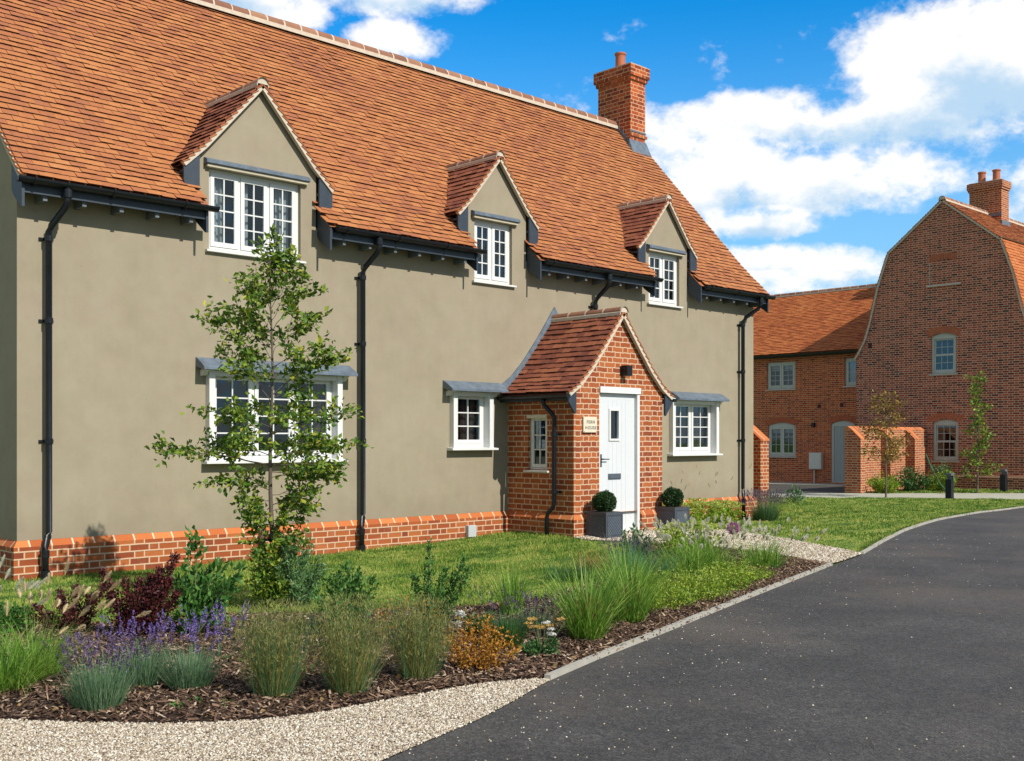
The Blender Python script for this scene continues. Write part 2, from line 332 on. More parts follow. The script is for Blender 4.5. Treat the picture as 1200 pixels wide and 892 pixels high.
# ------------------------------------------------------------------ frames and walls
class Fr:
    """wall frame: a runs along the wall, d outward, z up"""
    def __init__(s, o, a, d): s.o = Vector(o); s.a = Vector(a); s.d = Vector(d)
    def P(s, a, d, z): return s.o+s.a*a+s.d*d+Vector((0, 0, z))
    def box(s, mb, a0, a1, d0, d1, z0, z1, m=0, r=None):
        mb.hexa([s.P(a0, d0, z0), s.P(a1, d0, z0), s.P(a1, d1, z0), s.P(a0, d1, z0), s.P(a0, d0, z1), s.P(a1, d0, z1), s.P(a1, d1, z1), s.P(a0, d1, z1)], m, r)
    def prism(s, mb, poly, a0, a1, m=0):   # poly of (d,z) extruded along a
        mb.prism([s.P(a0, d, z) for d, z in poly], s.a*(a1-a0), m)
    def wall(s, mb, a0, a1, zb, top, holes=(), d=0., depth=.12, m=0, rm=None, step=None, thick=0):
        topf = top if callable(top) else (lambda a: top)
        cuts = {a0, a1}
        if step:
            k = int((a1-a0)/step)+1; cuts |= {a0+(a1-a0)*i/k for i in range(k+1)}
        for h in holes:
            cuts |= {h[0], h[1]}
            if callable(h[3]): cuts |= {h[0]+(h[1]-h[0])*i/10 for i in range(11)}
        c = sorted(x for x in cuts if a0-1e-6 <= x <= a1+1e-6)
        c = [x for i, x in enumerate(c) if i == 0 or x-c[i-1] > 1e-5]
        for p, q in zip(c, c[1:]):
            mid = (p+q)/2; segs = [(lambda x: zb, topf)]
            for h in sorted(holes, key=lambda h: h[2]):
                if h[0] < mid < h[1]:
                    lo, _ = segs.pop(); ht = h[3] if callable(h[3]) else (lambda x, t=h[3]: t)
                    segs.append((lo, lambda x, t=h[2]: t)); segs.append((ht, topf))
            for lo, hi in segs:
                if hi(mid)-lo(mid) < 1e-4: continue
                mb.face([s.P(p, d, lo(p)), s.P(q, d, lo(q)), s.P(q, d, hi(q)), s.P(p, d, hi(p))], m)
        for h in holes:
            ht = h[3] if callable(h[3]) else (lambda x, t=h[3]: t); mm = m if rm is None else rm
            D0, D1 = d, d-depth
            mb.face([s.P(h[0], D0, h[2]), s.P(h[0], D1, h[2]), s.P(h[0], D1, ht(h[0])), s.P(h[0], D0, ht(h[0]))], mm)
            mb.face([s.P(h[1], D0, h[2]), s.P(h[1], D1, h[2]), s.P(h[1], D1, ht(h[1])), s.P(h[1], D0, ht(h[1]))], mm)
            flag = h[4] if len(h) > 4 else ''
            if 's' not in flag: mb.face([s.P(h[0], D0, h[2]), s.P(h[1], D0, h[2]), s.P(h[1], D1, h[2]), s.P(h[0], D1, h[2])], mm)
            if 'h' in flag: continue
            n = 10 if callable(h[3]) else 1
            for i in range(n):
                p = h[0]+(h[1]-h[0])*i/n; q = h[0]+(h[1]-h[0])*(i+1)/n
                mb.face([s.P(p, D0, ht(p)), s.P(q, D0, ht(q)), s.P(q, D1, ht(q)), s.P(p, D1, ht(p))], mm)

def arch(a0, a1, z, rise):
    c = (a0+a1)/2; w = (a1-a0)/2
    return lambda a: z+rise*(1-((a-c)/w)**2)

def window(fr, parent, a0, a1, z0, z1, lights, cols, rows, d=-.03, matf=None, fw=.045, sw=.05, sill=.04, silld=.07, curtains=None, rise=0, sliding=False, gap=0.):
    """casement window: frame (part) > sash, pane, sill, curtain (sub-parts)"""
    matf = matf or WHITE
    mb = MB(); fd = .06
    if rise:
        fr.wall(mb, a0, a1, z0, arch(a0, a1, z1, rise), [(a0+fw, a1-fw, z0+fw, z1-fw)], d=d, depth=fd, step=(a1-a0)/12)
    else:
        fr.box(mb, a0, a0+fw, d-fd, d, z0, z1); fr.box(mb, a1-fw, a1, d-fd, d, z0, z1)
        fr.box(mb, a0+fw, a1-fw, d-fd, d, z0, z0+fw); fr.box(mb, a0+fw, a1-fw, d-fd, d, z1-fw, z1)
    W = (a1-a0-2*fw); mw = .03
    lw = (W-mw*(lights-1))/lights
    for i in range(1, lights): 
        x = a0+fw+i*lw+(i-1)*mw; fr.box(mb, x, x+mw, d-fd, d-.002, z0+fw, z1-fw)
    w = mb.build('window', matf, parent)
    for i in range(lights):
        x0 = a0+fw+i*(lw+mw)+.003; x1 = x0+lw-.006
        for part in range(2 if sliding else 1):
            if sliding: b0, b1 = ((z0+fw, (z0+z1)/2+.015), ((z0+z1)/2-.015, z1-fw))[part]; dd = d-.02-.03*(1-part)*-1 if False else d-.015-.028*part; rr = rows//2
            else: b0, b1 = z0+fw+.003, z1-fw-.003; dd = d+.008; rr = rows
            mb = MB(); t = .036
            fr.box(mb, x0, x0+sw, dd-t, dd, b0, b1); fr.box(mb, x1-sw, x1, dd-t, dd, b0, b1)
            fr.box(mb, x0+sw, x1-sw, dd-t, dd, b0, b0+sw*1.15); fr.box(mb, x0+sw, x1-sw, dd-t, dd, b1-sw, b1)
            gx0, gx1, gz0, gz1 = x0+sw, x1-sw, b0+sw*1.15, b1-sw
            bw = .016
            for k in range(1, cols): xx = gx0+(gx1-gx0)*k/cols; fr.box(mb, xx-bw/2, xx+bw/2, dd-t+.004, dd-.006, gz0, gz1)
            for k in range(1, rr): zz = gz0+(gz1-gz0)*k/rr; fr.box(mb, gx0, gx1, dd-t+.006, dd-.008, zz-bw/2, zz+bw/2)
            mb.build('sash', matf, w)
            mb = MB(); mb.face([fr.P(gx0, dd-.022, gz0), fr.P(gx1, dd-.022, gz0), fr.P(gx1, dd-.022, gz1), fr.P(gx0, dd-.022, gz1)]); mb.build('pane', GLASS, w, fixn=False)
    if sill:
        mb = MB(); fr.prism(mb, [(d-fd, z0-.002), (silld, z0-.012), (silld, z0-sill), (silld-.015, z0-sill), (0.004, z0-sill-.004), (d-fd, z0-sill)], a0-.05, a1+.05); mb.build('sill', matf if matf is not WHITE else WHITE, w)
    if curtains:
        for (c0, c1, cm, zz0, zz1) in curtains:
            mb = MB(); n = max(8, int((c1-c0)/.025)); dd = d-.11
            for i in range(n):
                p = c0+(c1-c0)*i/n; q = c0+(c1-c0)*(i+1)/n
                e0 = .022*math.sin(i*1.9+c0*3)+.01*math.sin(i*.7); e1 = .022*math.sin((i+1)*1.9+c0*3)+.01*math.sin((i+1)*.7)
                mb.face([fr.P(p, dd+e0, zz0), fr.P(q, dd+e1, zz0), fr.P(q, dd+e1, zz1), fr.P(p, dd+e0, zz1)])
            mb.build('curtain', cm, w, fixn=False, smooth=True)
    return w

# ------------------------------------------------------------------ tiled roofs
def profile_pt(prof, s):
    acc = 0
    for (p0, z0), (p1, z1) in zip(prof, prof[1:]):
        l = math.hypot(p1-p0, z1-z0)
        if s <= acc+l or (p1, z1) == prof[-1]:
            t = (s-acc)/l; return p0+(p1-p0)*t, z0+(z1-z0)*t, (p1-p0)/l, (z1-z0)/l
        acc += l
def tiles(prof, t0, t1, M, keep=None, gauge=.1, tw=.165, name='roof', mats=None, parent=None, jit=.006, backing=True, label=None, th=.011):
    """plain tiles laid course by course along a profile of (p,z); M(p,t,z) -> world"""
    mb = MB(); L = sum(math.hypot(b[0]-a[0], b[1]-a[1]) for a, b in zip(prof, prof[1:]))
    rows = int(L/gauge)
    for r in range(rows+1):
        s0 = r*gauge; s1 = min(s0+gauge*1.75, L+.02)
        if s0 > L-.02: break
        p0, z0, dp, dz = profile_pt(prof, s0); p1, z1, dp1, dz1 = profile_pt(prof, min(s1, L))
        nx, nz = -dz, dp     # normal in (p,z)
        if nz < 0: nx, nz = -nx, -nz
        off = (tw/2 if r % 2 else 0)
        t = t0-off; rowj = random.uniform(-.002, .002)
        while t < t1-1e-6:
            a = max(t, t0); b = min(t+tw, t1); t += tw
            if b-a < .02: continue
            if keep and not keep(*M((p0+p1)/2*.5+p0*.5, (a+b)/2, z0*.75+z1*.25)): continue
            j = random.uniform(-jit, jit)+rowj; lift = random.uniform(0, .013)+.033; j2 = j+random.uniform(-.003, .003)
            g = .0015
            def pt(sp, zz, tt, h): return M(sp+nx*h, tt, zz+nz*h)
            A0 = (p0-dp*j, z0-dz*j); B0 = (p0-dp*j2, z0-dz*j2)
            l2 = lift-.001
            P = [pt(A0[0], A0[1], a+g, lift-th), pt(B0[0], B0[1], b-g, l2-th), pt(p1, z1, b-g, .002), pt(p1, z1, a+g, .002),
                 pt(A0[0], A0[1], a+g, lift), pt(B0[0], B0[1], b-g, l2), pt(p1, z1, b-g, .002+th), pt(p1, z1, a+g, .002+th)]
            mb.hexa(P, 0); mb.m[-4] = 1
    if backing and keep is None:
        for (pa, za), (pb, zb) in zip(prof, prof[1:]):
            mb.face([M(pa, t0+.01, za-.012), M(pa, t1-.01, za-.012), M(pb, t1-.01, zb-.012), M(pb, t0+.01, zb-.012)], 0, .1)
    return mb, (lambda: mb.build(name, mats, parent, label, fixn=True))
def ridge(A, B, r, parent, seg=.3, name='ridge', joint=True, drop=.3):
    A = Vector(A); B = Vector(B); d = (B-A); L = d.length; d.normalize(); side = d.cross(Vector((0, 0, 1))).normalized()
    n = max(1, round(L/seg)); mb = MB()
    for i in range(n):
        s0 = L*i/n+.006; s1 = L*(i+1)/n-.006; rr = r*random.uniform(.98, 1.02); rn = random.random(); dz = random.uniform(-.003, .003)
        for k in range(8):
            t0 = PI*k/8; t1 = PI*(k+1)/8
            q = [A+d*s+side*math.cos(t)*rr+Vector((0, 0, math.sin(t)*rr+dz)) for s, t in ((s0, t0), (s1, t0), (s1, t1), (s0, t1))]
            mb.face(q, 0, rn)
        if joint:
            for s in ((s0-.012, s0+.0),):
                for k in range(8):
                    t0 = PI*k/8; t1 = PI*(k+1)/8; r2 = rr*1.015
                    mb.face([A+d*q+side*math.cos(t)*r2+Vector((0, 0, math.sin(t)*r2)) for q, t in ((s[0]-.008, t0), (s[1]+.008, t0), (s[1]+.008, t1), (s[0]-.008, t1))], 1)
    for E_, dd_ in ((A, -1), (B, 1)): mb.face([E_+d*dd_*-.008+side*math.cos(PI*k/8)*r*.97+Vector((0, 0, math.sin(PI*k/8)*r*.97)) for k in range(9)], 1)
    for sg in (-1, 1):   # mortar bedding along both lower edges
        b0 = A+side*sg*r*.93; b1 = A+side*sg*(r*1.06)
        mb.hexa([b0+Vector((0, 0, -drop*r)), b1+Vector((0, 0, -drop*r-.02)), b1+d*L+Vector((0, 0, -drop*r-.02)), b0+d*L+Vector((0, 0, -drop*r)),
                 b0+Vector((0, 0, .01)), b1+Vector((0, 0, .0)), b1+d*L+Vector((0, 0, .0)), b0+d*L+Vector((0, 0, .01))], 1)
    return mb.build(name, [RIDGE, CREAM], parent)
def verge(prof, M, t, parent, out=-1, th=.045, w=.03, tw=TILE, gauge=.1):
    """mortar band and tile ends along a verge; t = coordinate of the edge, out = outward sign along t"""
    mb = MB()
    for (pa, za), (pb, zb) in zip(prof, prof[1:]):
        l = math.hypot(pb-pa, zb-za); n = max(1, round(l/gauge))
        for i in range(n):
            f0, f1 = i/n, (i+1)/n; P0 = (pa+(pb-pa)*f0, za+(zb-za)*f0); P1 = (pa+(pb-pa)*f1, za+(zb-za)*f1)
            nx, nz = -(zb-za)/l, (pb-pa)/l
            if nz < 0: nx, nz = -nx, -nz
            def q(P, h, tt): return M(P[0]+nx*h, tt, P[1]+nz*h)
            ta, tb = t-out*.05, t+out*(.004)
            if n: mb.hexa([q(P0, .013, ta), q(P0, .013, tb+out*.010), q(P1, -.016, tb+out*.010), q(P1, -.016, ta), q(P0, .027, ta), q(P0, .027, tb+out*.010), q(P1, -.004, tb+out*.010), q(P1, -.004, ta)], 1)
            mb.hexa([q(P0, -th, ta), q(P0, -th, tb), q(P1, -th, tb), q(P1, -th, ta), q(P0, .012, ta), q(P0, .012, tb), q(P1, .0, tb), q(P1, .0, ta)], 0)
    return mb.build('verge', [CREAM, tw], parent)

# ================================================================== SKY / CAMERA / LIGHT
CAMY = -11.67; F_ = 1297.; c_, s_ = .7201, .6939
cam = bpy.data.cameras.new('camera'); co = bpy.data.objects.new('camera', cam); col.objects.link(co); sc.camera = co
co.location = (0, CAMY, 1.45); co.rotation_euler = (R(90), 0, -math.atan2(s_, c_))
cam.sensor_width = 36; cam.lens = F_/1200*36; cam.shift_y = 69/1200.; cam.clip_end = 3000; cam.clip_start = .1
sc.render.resolution_x = 1024; sc.render.resolution_y = 761
sunv = Vector((.04, -1.28, 1.05)).normalized()
el = math.asin(sunv.z); az = math.atan2(sunv.x, sunv.y)
sun = bpy.data.lights.new('sun', 'SUN'); sun.energy = 5.0; sun.angle = R(.5); sun.color = (1, .95, .86)
so = bpy.data.objects.new('sun', sun); col.objects.link(so); so.rotation_euler = (-sunv).to_track_quat('-Z', 'Y').to_euler(); so.location = (0, -20, 20)
wd = bpy.data.worlds.new('World'); sc.world = wd; wd.use_nodes = True; wn = wd.node_tree; wn.nodes.clear(); n = NT(wn)
sky = n.n('ShaderNodeTexSky', sky_type='NISHITA'); sky.sun_disc = False; sky.sun_elevation = el; sky.sun_rotation = az; sky.ozone_density = 3.5; sky.dust_density = .3; sky.air_density = 1.1
tc = n.n('ShaderNodeTexCoord').outputs['Generated']
nv = n.n('ShaderNodeVectorMath', operation='NORMALIZE'); n.L.new(tc, nv.inputs[0]); dirv = nv.outputs[0]
sp = n.n('ShaderNodeSeparateXYZ'); n.L.new(dirv, sp.inputs[0])
azn = n.math('ARCTAN2', sp.outputs[0], sp.outputs[1]); eln = n.math('ARCSINE', sp.outputs[2])
def sky_ae(u, v):
    r = (u-600)/F_; X = r*c_+s_; Y = -r*s_+c_; return math.atan2(X, Y), math.atan2((515-v)/F_, math.hypot(X, Y))
stm = n.n('ShaderNodeMapping'); stm.inputs['Scale'].default_value = (1, 1, 1.5); n.L.new(dirv, stm.inputs[0])
big = n.noise(stm.outputs[0], 13, 9, .58); med = n.noise(stm.outputs[0], 34, 9, .62)
nz_ = n.math('ADD', n.math('MULTIPLY', n.math('SUBTRACT', big, .5), 3.4), n.math('MULTIPLY', n.math('SUBTRACT', med, .5), 2.0))
blobs = [(285, -5, 95, 42, 1.15), (200, -40, 90, 50, 1), (470, -10, 100, 26, 1), (463, 48, 52, 24, .95), (1110, 85, 120, 88, 1.25), (1200, 50, 110, 75, 1.2), (1040, 140, 90, 42, 1.05), (880, 137, 82, 34, 1.05), (950, 150, 60, 32, 1.0),
         (845, 205, 95, 50, 1.15), (940, 215, 95, 45, 1.15), (1060, 210, 62, 40, 1.1), (895, 262, 60, 20, .95), (900, 308, 85, 22, .85), (985, 312, 60, 26, .95), (760, 170, 45, 40, .6), (880, 338, 120, 20, .75),
         (-200, 40, 220, 60, 1), (1500, 200, 260, 90, 1.1), (1700, 60, 200, 90, 1), (1300, 300, 180, 40, .9)]
dens = None; low = None
for (u, v, ru, rv, wgt) in blobs:
    a0, e0 = sky_ae(u, v); sa = ru/F_*1.15; se = rv/F_*.98
    if u > 600: sa *= .9; se *= .93
    da = n.math('DIVIDE', n.math('SUBTRACT', azn, a0), sa); de = n.math('DIVIDE', n.math('SUBTRACT', eln, e0), se)
    q = n.math('ADD', n.math('MULTIPLY', da, da), n.math('MULTIPLY', de, de))
    g = n.math('MULTIPLY', n.math('SUBTRACT', .92, q), wgt)
    dens = g if dens is None else n.math('SMOOTH_MAX', dens, g, .5)
    lo = n.math('MULTIPLY', n.math('MAXIMUM', n.math('SUBTRACT', 1.3, q), 0.), n.math('MULTIPLY', de, -1.3)) ; low = lo if low is None else n.math('ADD', low, lo)
# unseen cloud cover added behind, beside and overhead to whiten the ambient light
rest = n.math('MULTIPLY', n.math('SUBTRACT', n.noise(stm.outputs[0], 2.6, 6, .6), .46), 8)
behind = n.math('MAXIMUM', n.math('MAXIMUM', n.mapr(sp.outputs[1], -.1, .30, 1, 0, True), n.mapr(sp.outputs[0], -.05, .2, 1, 0, True)), n.mapr(sp.outputs[2], .62, .8, 0, 1, True))
dens = n.math('MAXIMUM', dens, n.math('SUBTRACT', n.math('MULTIPLY', rest, behind), n.math('SUBTRACT', .8, n.math('MULTIPLY', behind, .8))))
dens = n.math('ADD', n.math('MAXIMUM', dens, -3.), nz_)
alpha = n.mapr(dens, -.45, .62, 0, 1, True)
shade = n.mapr(n.math('ADD', n.math('MULTIPLY', n.math('MAXIMUM', low, -.35), .85), n.math('MULTIPLY', n.math('SUBTRACT', .5, n.noise(stm.outputs[0], 17, 7, .6)), 3.0)), -.02, 1.05, 0, 1, True)
skyc = n.mix(1., sky.outputs[0], (.03, 1.22, 1.95), 'MULTIPLY')
haze = n.mapr(eln, R(2), R(23), 1, 0, True)
skyc = n.mix(n.math('MULTIPLY', haze, .8), skyc, (4.3, 7.0, 9.2))
cl = n.mix(shade, (11.0, 10.8, 10.5), (5.2, 7.2, 9.2)); cl = n.mix(behind, cl, (5.6, 5.5, 5.4))
skyc = n.mix(n.math('MULTIPLY', alpha, .96), skyc, cl)
bg = n.n('ShaderNodeBackground'); n.L.new(skyc, bg.inputs[0]); bg.inputs[1].default_value = .09
wo = n.n('ShaderNodeOutputWorld'); n.L.new(bg.outputs[0], wo.inputs[0])
sc.view_settings.view_transform = 'Standard'; sc.view_settings.look = 'None'; sc.view_settings.exposure = .15; sc.view_settings.gamma = 1
sc.render.engine = 'CYCLES'; sc.cycles.max_bounces = 8; sc.cycles.transparent_max_bounces = 16

# ================================================================== GROUND
def sheet(name, poly, off, m, step=.5, kind='structure'):
    bm = bmesh.new(); f = bm.faces.new([bm.verts.new((x, y, 0)) for x, y in poly])
    bmesh.ops.triangulate(bm, faces=[f])
    xs = [p[0] for p in poly]; ys = [p[1] for p in poly]
    for ax, lo, hi in ((0, max(min(xs), -4), min(max(xs), 42)), (1, max(min(ys), -14), min(max(ys), 16))):
        k = math.ceil(lo/step)*step
        while k < hi:
            no = Vector((1, 0, 0)) if ax == 0 else Vector((0, 1, 0))
            bmesh.ops.bisect_plane(bm, geom=bm.verts[:]+bm.edges[:]+bm.faces[:], plane_co=no*k, plane_no=no); k += step
    for v in bm.verts: v.co.z = gz(v.co.x, v.co.y)+off
    me = bpy.data.meshes.new(name); bm.to_mesh(me); bm.free()
    o = finish(me, name, m, None); tag(o, kind=kind)
    if o.data.polygons and sum(p.normal.z for p in o.data.polygons) < 0: o.data.flip_normals()
    return o
sheet('ground', [(-400, -400), (600, -400), (600, 600), (-400, 600)], -.012, LAWN, 1.0)
kerb1 = [(4.777, -7.045), (5.442, -6.83), (6.577, -6.502), (8.126, -6.038), (9.937, -5.512), (11.47, -5.076)]
kerb2 = [(12.853, -4.709), (14.6, -4.08), (16.49, -3.436), (19.485, -2.592), (23.634, -1.598), (27.529, -.972), (33, -.35), (45, .2)]
gr_as = [(.6, -8.75), (1.7, -8.25), (2.591, -7.873), (3.046, -7.677), (3.45, -7.554), (3.828, -7.444), (4.223, -7.287)]
mfront = [(.9, -4.4), (1.766, -5.336), (2.056, -5.737), (2.344, -6.109), (2.649, -6.426), (2.996, -6.667), (3.297, -6.761), (3.932, -6.79), (4.432, -6.84), (4.76, -6.98)]
mback = [(1.2, -1.0), (2.609, -2.313), (3.084, -2.77), (3.735, -3.289), (4.589, -3.475), (4.966, -3.777), (5.347, -4.082), (5.898, -4.295), (6.412, -4.591), (7.164, -4.681), (8.3, -4.15), (9.535, -3.447), (10.9, -2.75), (11.6, -2.35)]
pnear = [(11.95, -2.7), (12.05, -3.7), (11.46, -5.05)]
pfar = [(13.5, -1.34), (14.3, -1.7), (13.75, -3.1), (12.86, -4.7)]
road = sheet('road', gr_as+kerb1+kerb2+[(60, .5), (60, -40), (-20, -40), (-20, -10)], .004, ASPH, 1.0)
gravel = sheet('gravel_verge', [(-20, -10)]+gr_as+[(4.777, -7.045)]+mfront[::-1]+[(-2, -2), (-20, 2)], .008, GRAV, 1.0)
bed = sheet('mulch_bed', mfront+kerb1[1:]+pnear[::-1][1:]+mback[::-1], .012, MULCH, .5)
lawn1 = mback+[(11.12, -1.36), (11.12, -.02), (4.1, -.02), (4.1, 7), (-6, 7), (-6, -1)]
lawn_l = sheet('lawn', lawn1, .006, LAWN, .5)
path = sheet('gravel_path', [(11.1, -1.33)]+[(13.5, -1.33)]+pfar[1:]+[(12.2, -4.88)]+pnear[::-1]+[(11.55, -2.2), (11.1, -1.7)], .016, GRAV, .5)
farp_far = [(20.7, 12.6), (27.3, 8.6), (29.323, 7.248), (33.19, 3.523), (34.887, 1.887), (45, -1)]
farp_near = [(18, 11.5), (24.4, 7.2), (26.773, 5.603), (29.6, 3.4), (30.304, 2.201), (31.2, .55), (33, -.25), (45, -1.8)]
lawn2 = [(13.3, -.02), (13.5, -1.33)]+pfar[1:]+kerb2[1:7]+farp_near[:6][::-1]+[(17.6, 8), (17.6, -.02)]
sheet('side_lawn', lawn2, .006, LAWN, .5)
sheet('pavement', farp_near[:-1]+farp_far[::-1][1:], .010, PAVE, 1.0)
sheet('driveway', [(28.0, 8.2), (31.4, 5.75), (37.1, 5.75), (37.1, 13), (31, 16), (24, 12)], .008, ASPH, 1.0)
sheet('threshold_paving', [(36.2, 8.3), (37.18, 8.3), (37.18, 15), (34.8, 15), (35.9, 8.6)], .014, PAVE, 1.0)

def in_poly(px, py, poly):
    ins = np.zeros(len(px), bool); m = len(poly); j = m-1
    for i in range(m):
        xi, yi = poly[i]; xj, yj = poly[j]
        c = ((yi > py) != (yj > py)) & (px < (xj-xi)*(py-yi)/(yj-yi+1e-12)+xi); ins ^= c; j = i
    return ins
def scatter(poly, n, box=None):
    p = np.array(poly); x0, y0 = p.min(0); x1, y1 = p.max(0)
    if box: x0, x1, y0, y1 = max(x0, box[0]), min(x1, box[1]), max(y0, box[2]), min(y1, box[3])
    x = rng.uniform(x0, x1, n); y = rng.uniform(y0, y1, n); k = in_poly(x, y, poly); return x[k], y[k]
def in_view(x, y, m=60):
    dx = x; dy = y-CAMY; r = dx*c_-dy*s_; f = dx*s_+dy*c_; u = 600+F_*r/np.maximum(f, .1); return (f > .5) & (u > -m) & (u < 1200+m)
def grass_sheet(name, poly, n, h, box, wscale=1.):
    x, y = scatter(poly, n, box); k = in_view(x, y, 250); x, y = x[k], y[k]; N = len(x)
    z = gzn(x, y); th = rng.uniform(0, 2*PI, N); hh = h*rng.uniform(.5, 1.25, N)*(1+.35*np.sin(x*3.1+np.sin(y*2.3)*2)); ln = rng.uniform(0, .8, N)*hh; la = rng.uniform(0, 2*PI, N)
    dist = np.hypot(x, y-CAMY); w = (.0028+.00028*dist)*wscale
    V = np.zeros((N, 3, 3)); V[:, 0] = np.stack([x-np.cos(th)*w, y-np.sin(th)*w, z], 1); V[:, 1] = np.stack([x+np.cos(th)*w, y+np.sin(th)*w, z], 1)
    V[:, 2] = np.stack([x+np.cos(la)*ln, y+np.sin(la)*ln, z+hh], 1)
    F = np.arange(N*3).reshape(N, 3); o = npobj(name, V.reshape(-1, 3), F, rng.random(N), BLADE); return tag(o, kind='stuff')
g = grass_sheet('grass', lawn1, 330000, .036, (-1, 11.2, -4.8, 3.5)); tag(g, 'short mown sunlit grass of the lawn before the rendered house', 'grass')
g = grass_sheet('grass', lawn2, 260000, .035, (13, 33, -5, 9), 1.2); tag(g, 'short mown grass of the side lawn between the path and the road', 'grass')
e_pts = np.array(mback+[(99, 99)]+kerb2[:6]); ex, ey = [], []
for i_, ((xa, ya), (xb, yb)) in enumerate(zip(e_pts, e_pts[1:])):
    if xa > 90 or xb > 90: continue
    L_ = math.hypot(xb-xa, yb-ya); k = int(L_*420); q = rng.random(k); w_ = rng.normal(.0, .022, k)+.02*np.sin(q*L_*5)+(.10 if i_ > len(mback) else 0)
    nx_, ny_ = -(yb-ya)/L_, (xb-xa)/L_; ex.append(xa+(xb-xa)*q+nx_*w_); ey.append(ya+(yb-ya)*q+ny_*w_)
ex, ey = np.concatenate(ex), np.concatenate(ey); N_ = len(ex); th_ = rng.uniform(0, 2*PI, N_); hh_ = .06*rng.uniform(.4, 1.3, N_); la_ = rng.uniform(0, 2*PI, N_); ww_ = .0035+.0003*np.hypot(ex, ey-CAMY); ez = gzn(ex, ey)
V_ = np.stack([np.stack([ex-np.cos(th_)*ww_, ey-np.sin(th_)*ww_, ez], 1), np.stack([ex+np.cos(th_)*ww_, ey+np.sin(th_)*ww_, ez], 1), np.stack([ex+np.cos(la_)*hh_*.6, ey+np.sin(la_)*hh_*.6, ez+hh_], 1)], 1)
o = npobj('edge_grass', V_.reshape(-1, 3), np.arange(N_*3).reshape(N_, 3), rng.random(N_), BLADE); tag(o, 'ragged uncut grass along the lawn edges and behind the kerb', 'grass', kind='stuff')
strip = [(30.5, 5.6), (36.1, 5.6), (36.1, 1.0), (45, -.9)]+farp_far[::-1][1:3]
sheet('verge_grass', [(29.9, 6.9), (31.3, 5.5), (36.1, 5.5), (36.1, 1.8), (45, 1.8), (45, -.9), (34.95, 1.9), (33.25, 3.6)], .008, LAWN, 1.)
g = grass_sheet('grass', [(31.3, 5.5), (36.1, 5.5), (36.1, 1.8), (45, 1.8), (45, -.9), (34.95, 1.9), (33.25, 3.6)], 90000, .06, None, 1.6); tag(g, 'longer green grass strip at the foot of the far brick gable', 'grass')

def chips(name, x, y, zoff, smin, smax, m, thick=.3, asp=(1, 1), lab=None, cat=None, tilt=.35, zj=.012):
    N = len(x); s = rng.uniform(smin, smax, N); a = rng.uniform(asp[0], asp[1], N); th = rng.uniform(0, PI, N)
    c, sn = np.cos(th), np.sin(th); z = gzn(x, y)+zoff+rng.uniform(0, zj, N)
    tl = rng.normal(0, tilt, N); t2 = rng.normal(0, tilt, N)
    base = np.array([(-1, -1), (1, -1), (1, 1), (-1, 1)]); V = np.zeros((N, 8, 3))
    for k in range(8):
        bx, by = base[k % 4]; top = k >= 4; sh = .75 if top else 1
        lx = bx*s*a*.5*sh*(1+rng.uniform(-.25, .25, N)); ly = by*s*.5*sh*(1+rng.uniform(-.25, .25, N)); lz = (s*thick if top else 0)+lx*tl+ly*t2
        V[:, k] = np.stack([x+lx*c-ly*sn, y+lx*sn+ly*c, z+lz], 1)
    q = np.array([(4, 5, 6, 7), (0, 1, 5, 4), (1, 2, 6, 5), (2, 3, 7, 6), (3, 0, 4, 7)])
    F = (np.arange(N)[:, None, None]*8+q[None]).reshape(-1, 4)
    o = npobj(name, V.reshape(-1, 3), F, np.repeat(rng.random(N), 5), m); tag(o, lab, cat, kind='stuff'); return o
bedp = mfront+kerb1[1:]+pnear[::-1][1:]+mback[::-1]
x, y = scatter(bedp, 150000, (.8, 12.2, -7.1, -1)); k = in_view(x, y); x, y = x[k], y[k]
chips('bark_mulch', x, y, .012, .005, .014, CHIP, .2, (1.2, 5), 'dark brown bark chips covering the planting bed', 'mulch', .35, .022)
x, y = scatter(bedp, 9000, (.8, 12.2, -7.1, -1)); k = in_view(x, y) & (rng.random(len(x)) < .28); x, y = x[k], y[k]
P_ = np.stack([x, y, gzn(x, y)+.03+rng.uniform(0, .01, len(x))], 1); D_ = rng.normal(0, 1, P_.shape); D_[:, 2] *= .2
LITTER = (P_, D_)
gp = [(-1, -9.2)]+gr_as+[(4.777, -7.045)]+mfront[::-1]+[(-1, -4)]
x, y = scatter(gp, 270000, (.3, 5, -8.8, -4.6)); k = in_view(x, y); x, y = x[k], y[k]
chips('gravel', x, y, .006, .004, .0095, PEB, .55, (1, 1.5), 'pale cream gravel stones beside the road in the foreground', 'gravel', .3, .006)
x, y = scatter([(11.1, -1.33)]+[(13.5, -1.33)]+pfar[1:]+[(12.2, -4.88)]+pnear[::-1]+[(11.55, -2.2), (11.1, -1.7)], 26000); 
chips('gravel', x, y, .016, .010, .020, PEB, .5, (1, 1.5), 'pale gravel stones of the path leading to the white front door', 'gravel', .3, .006)
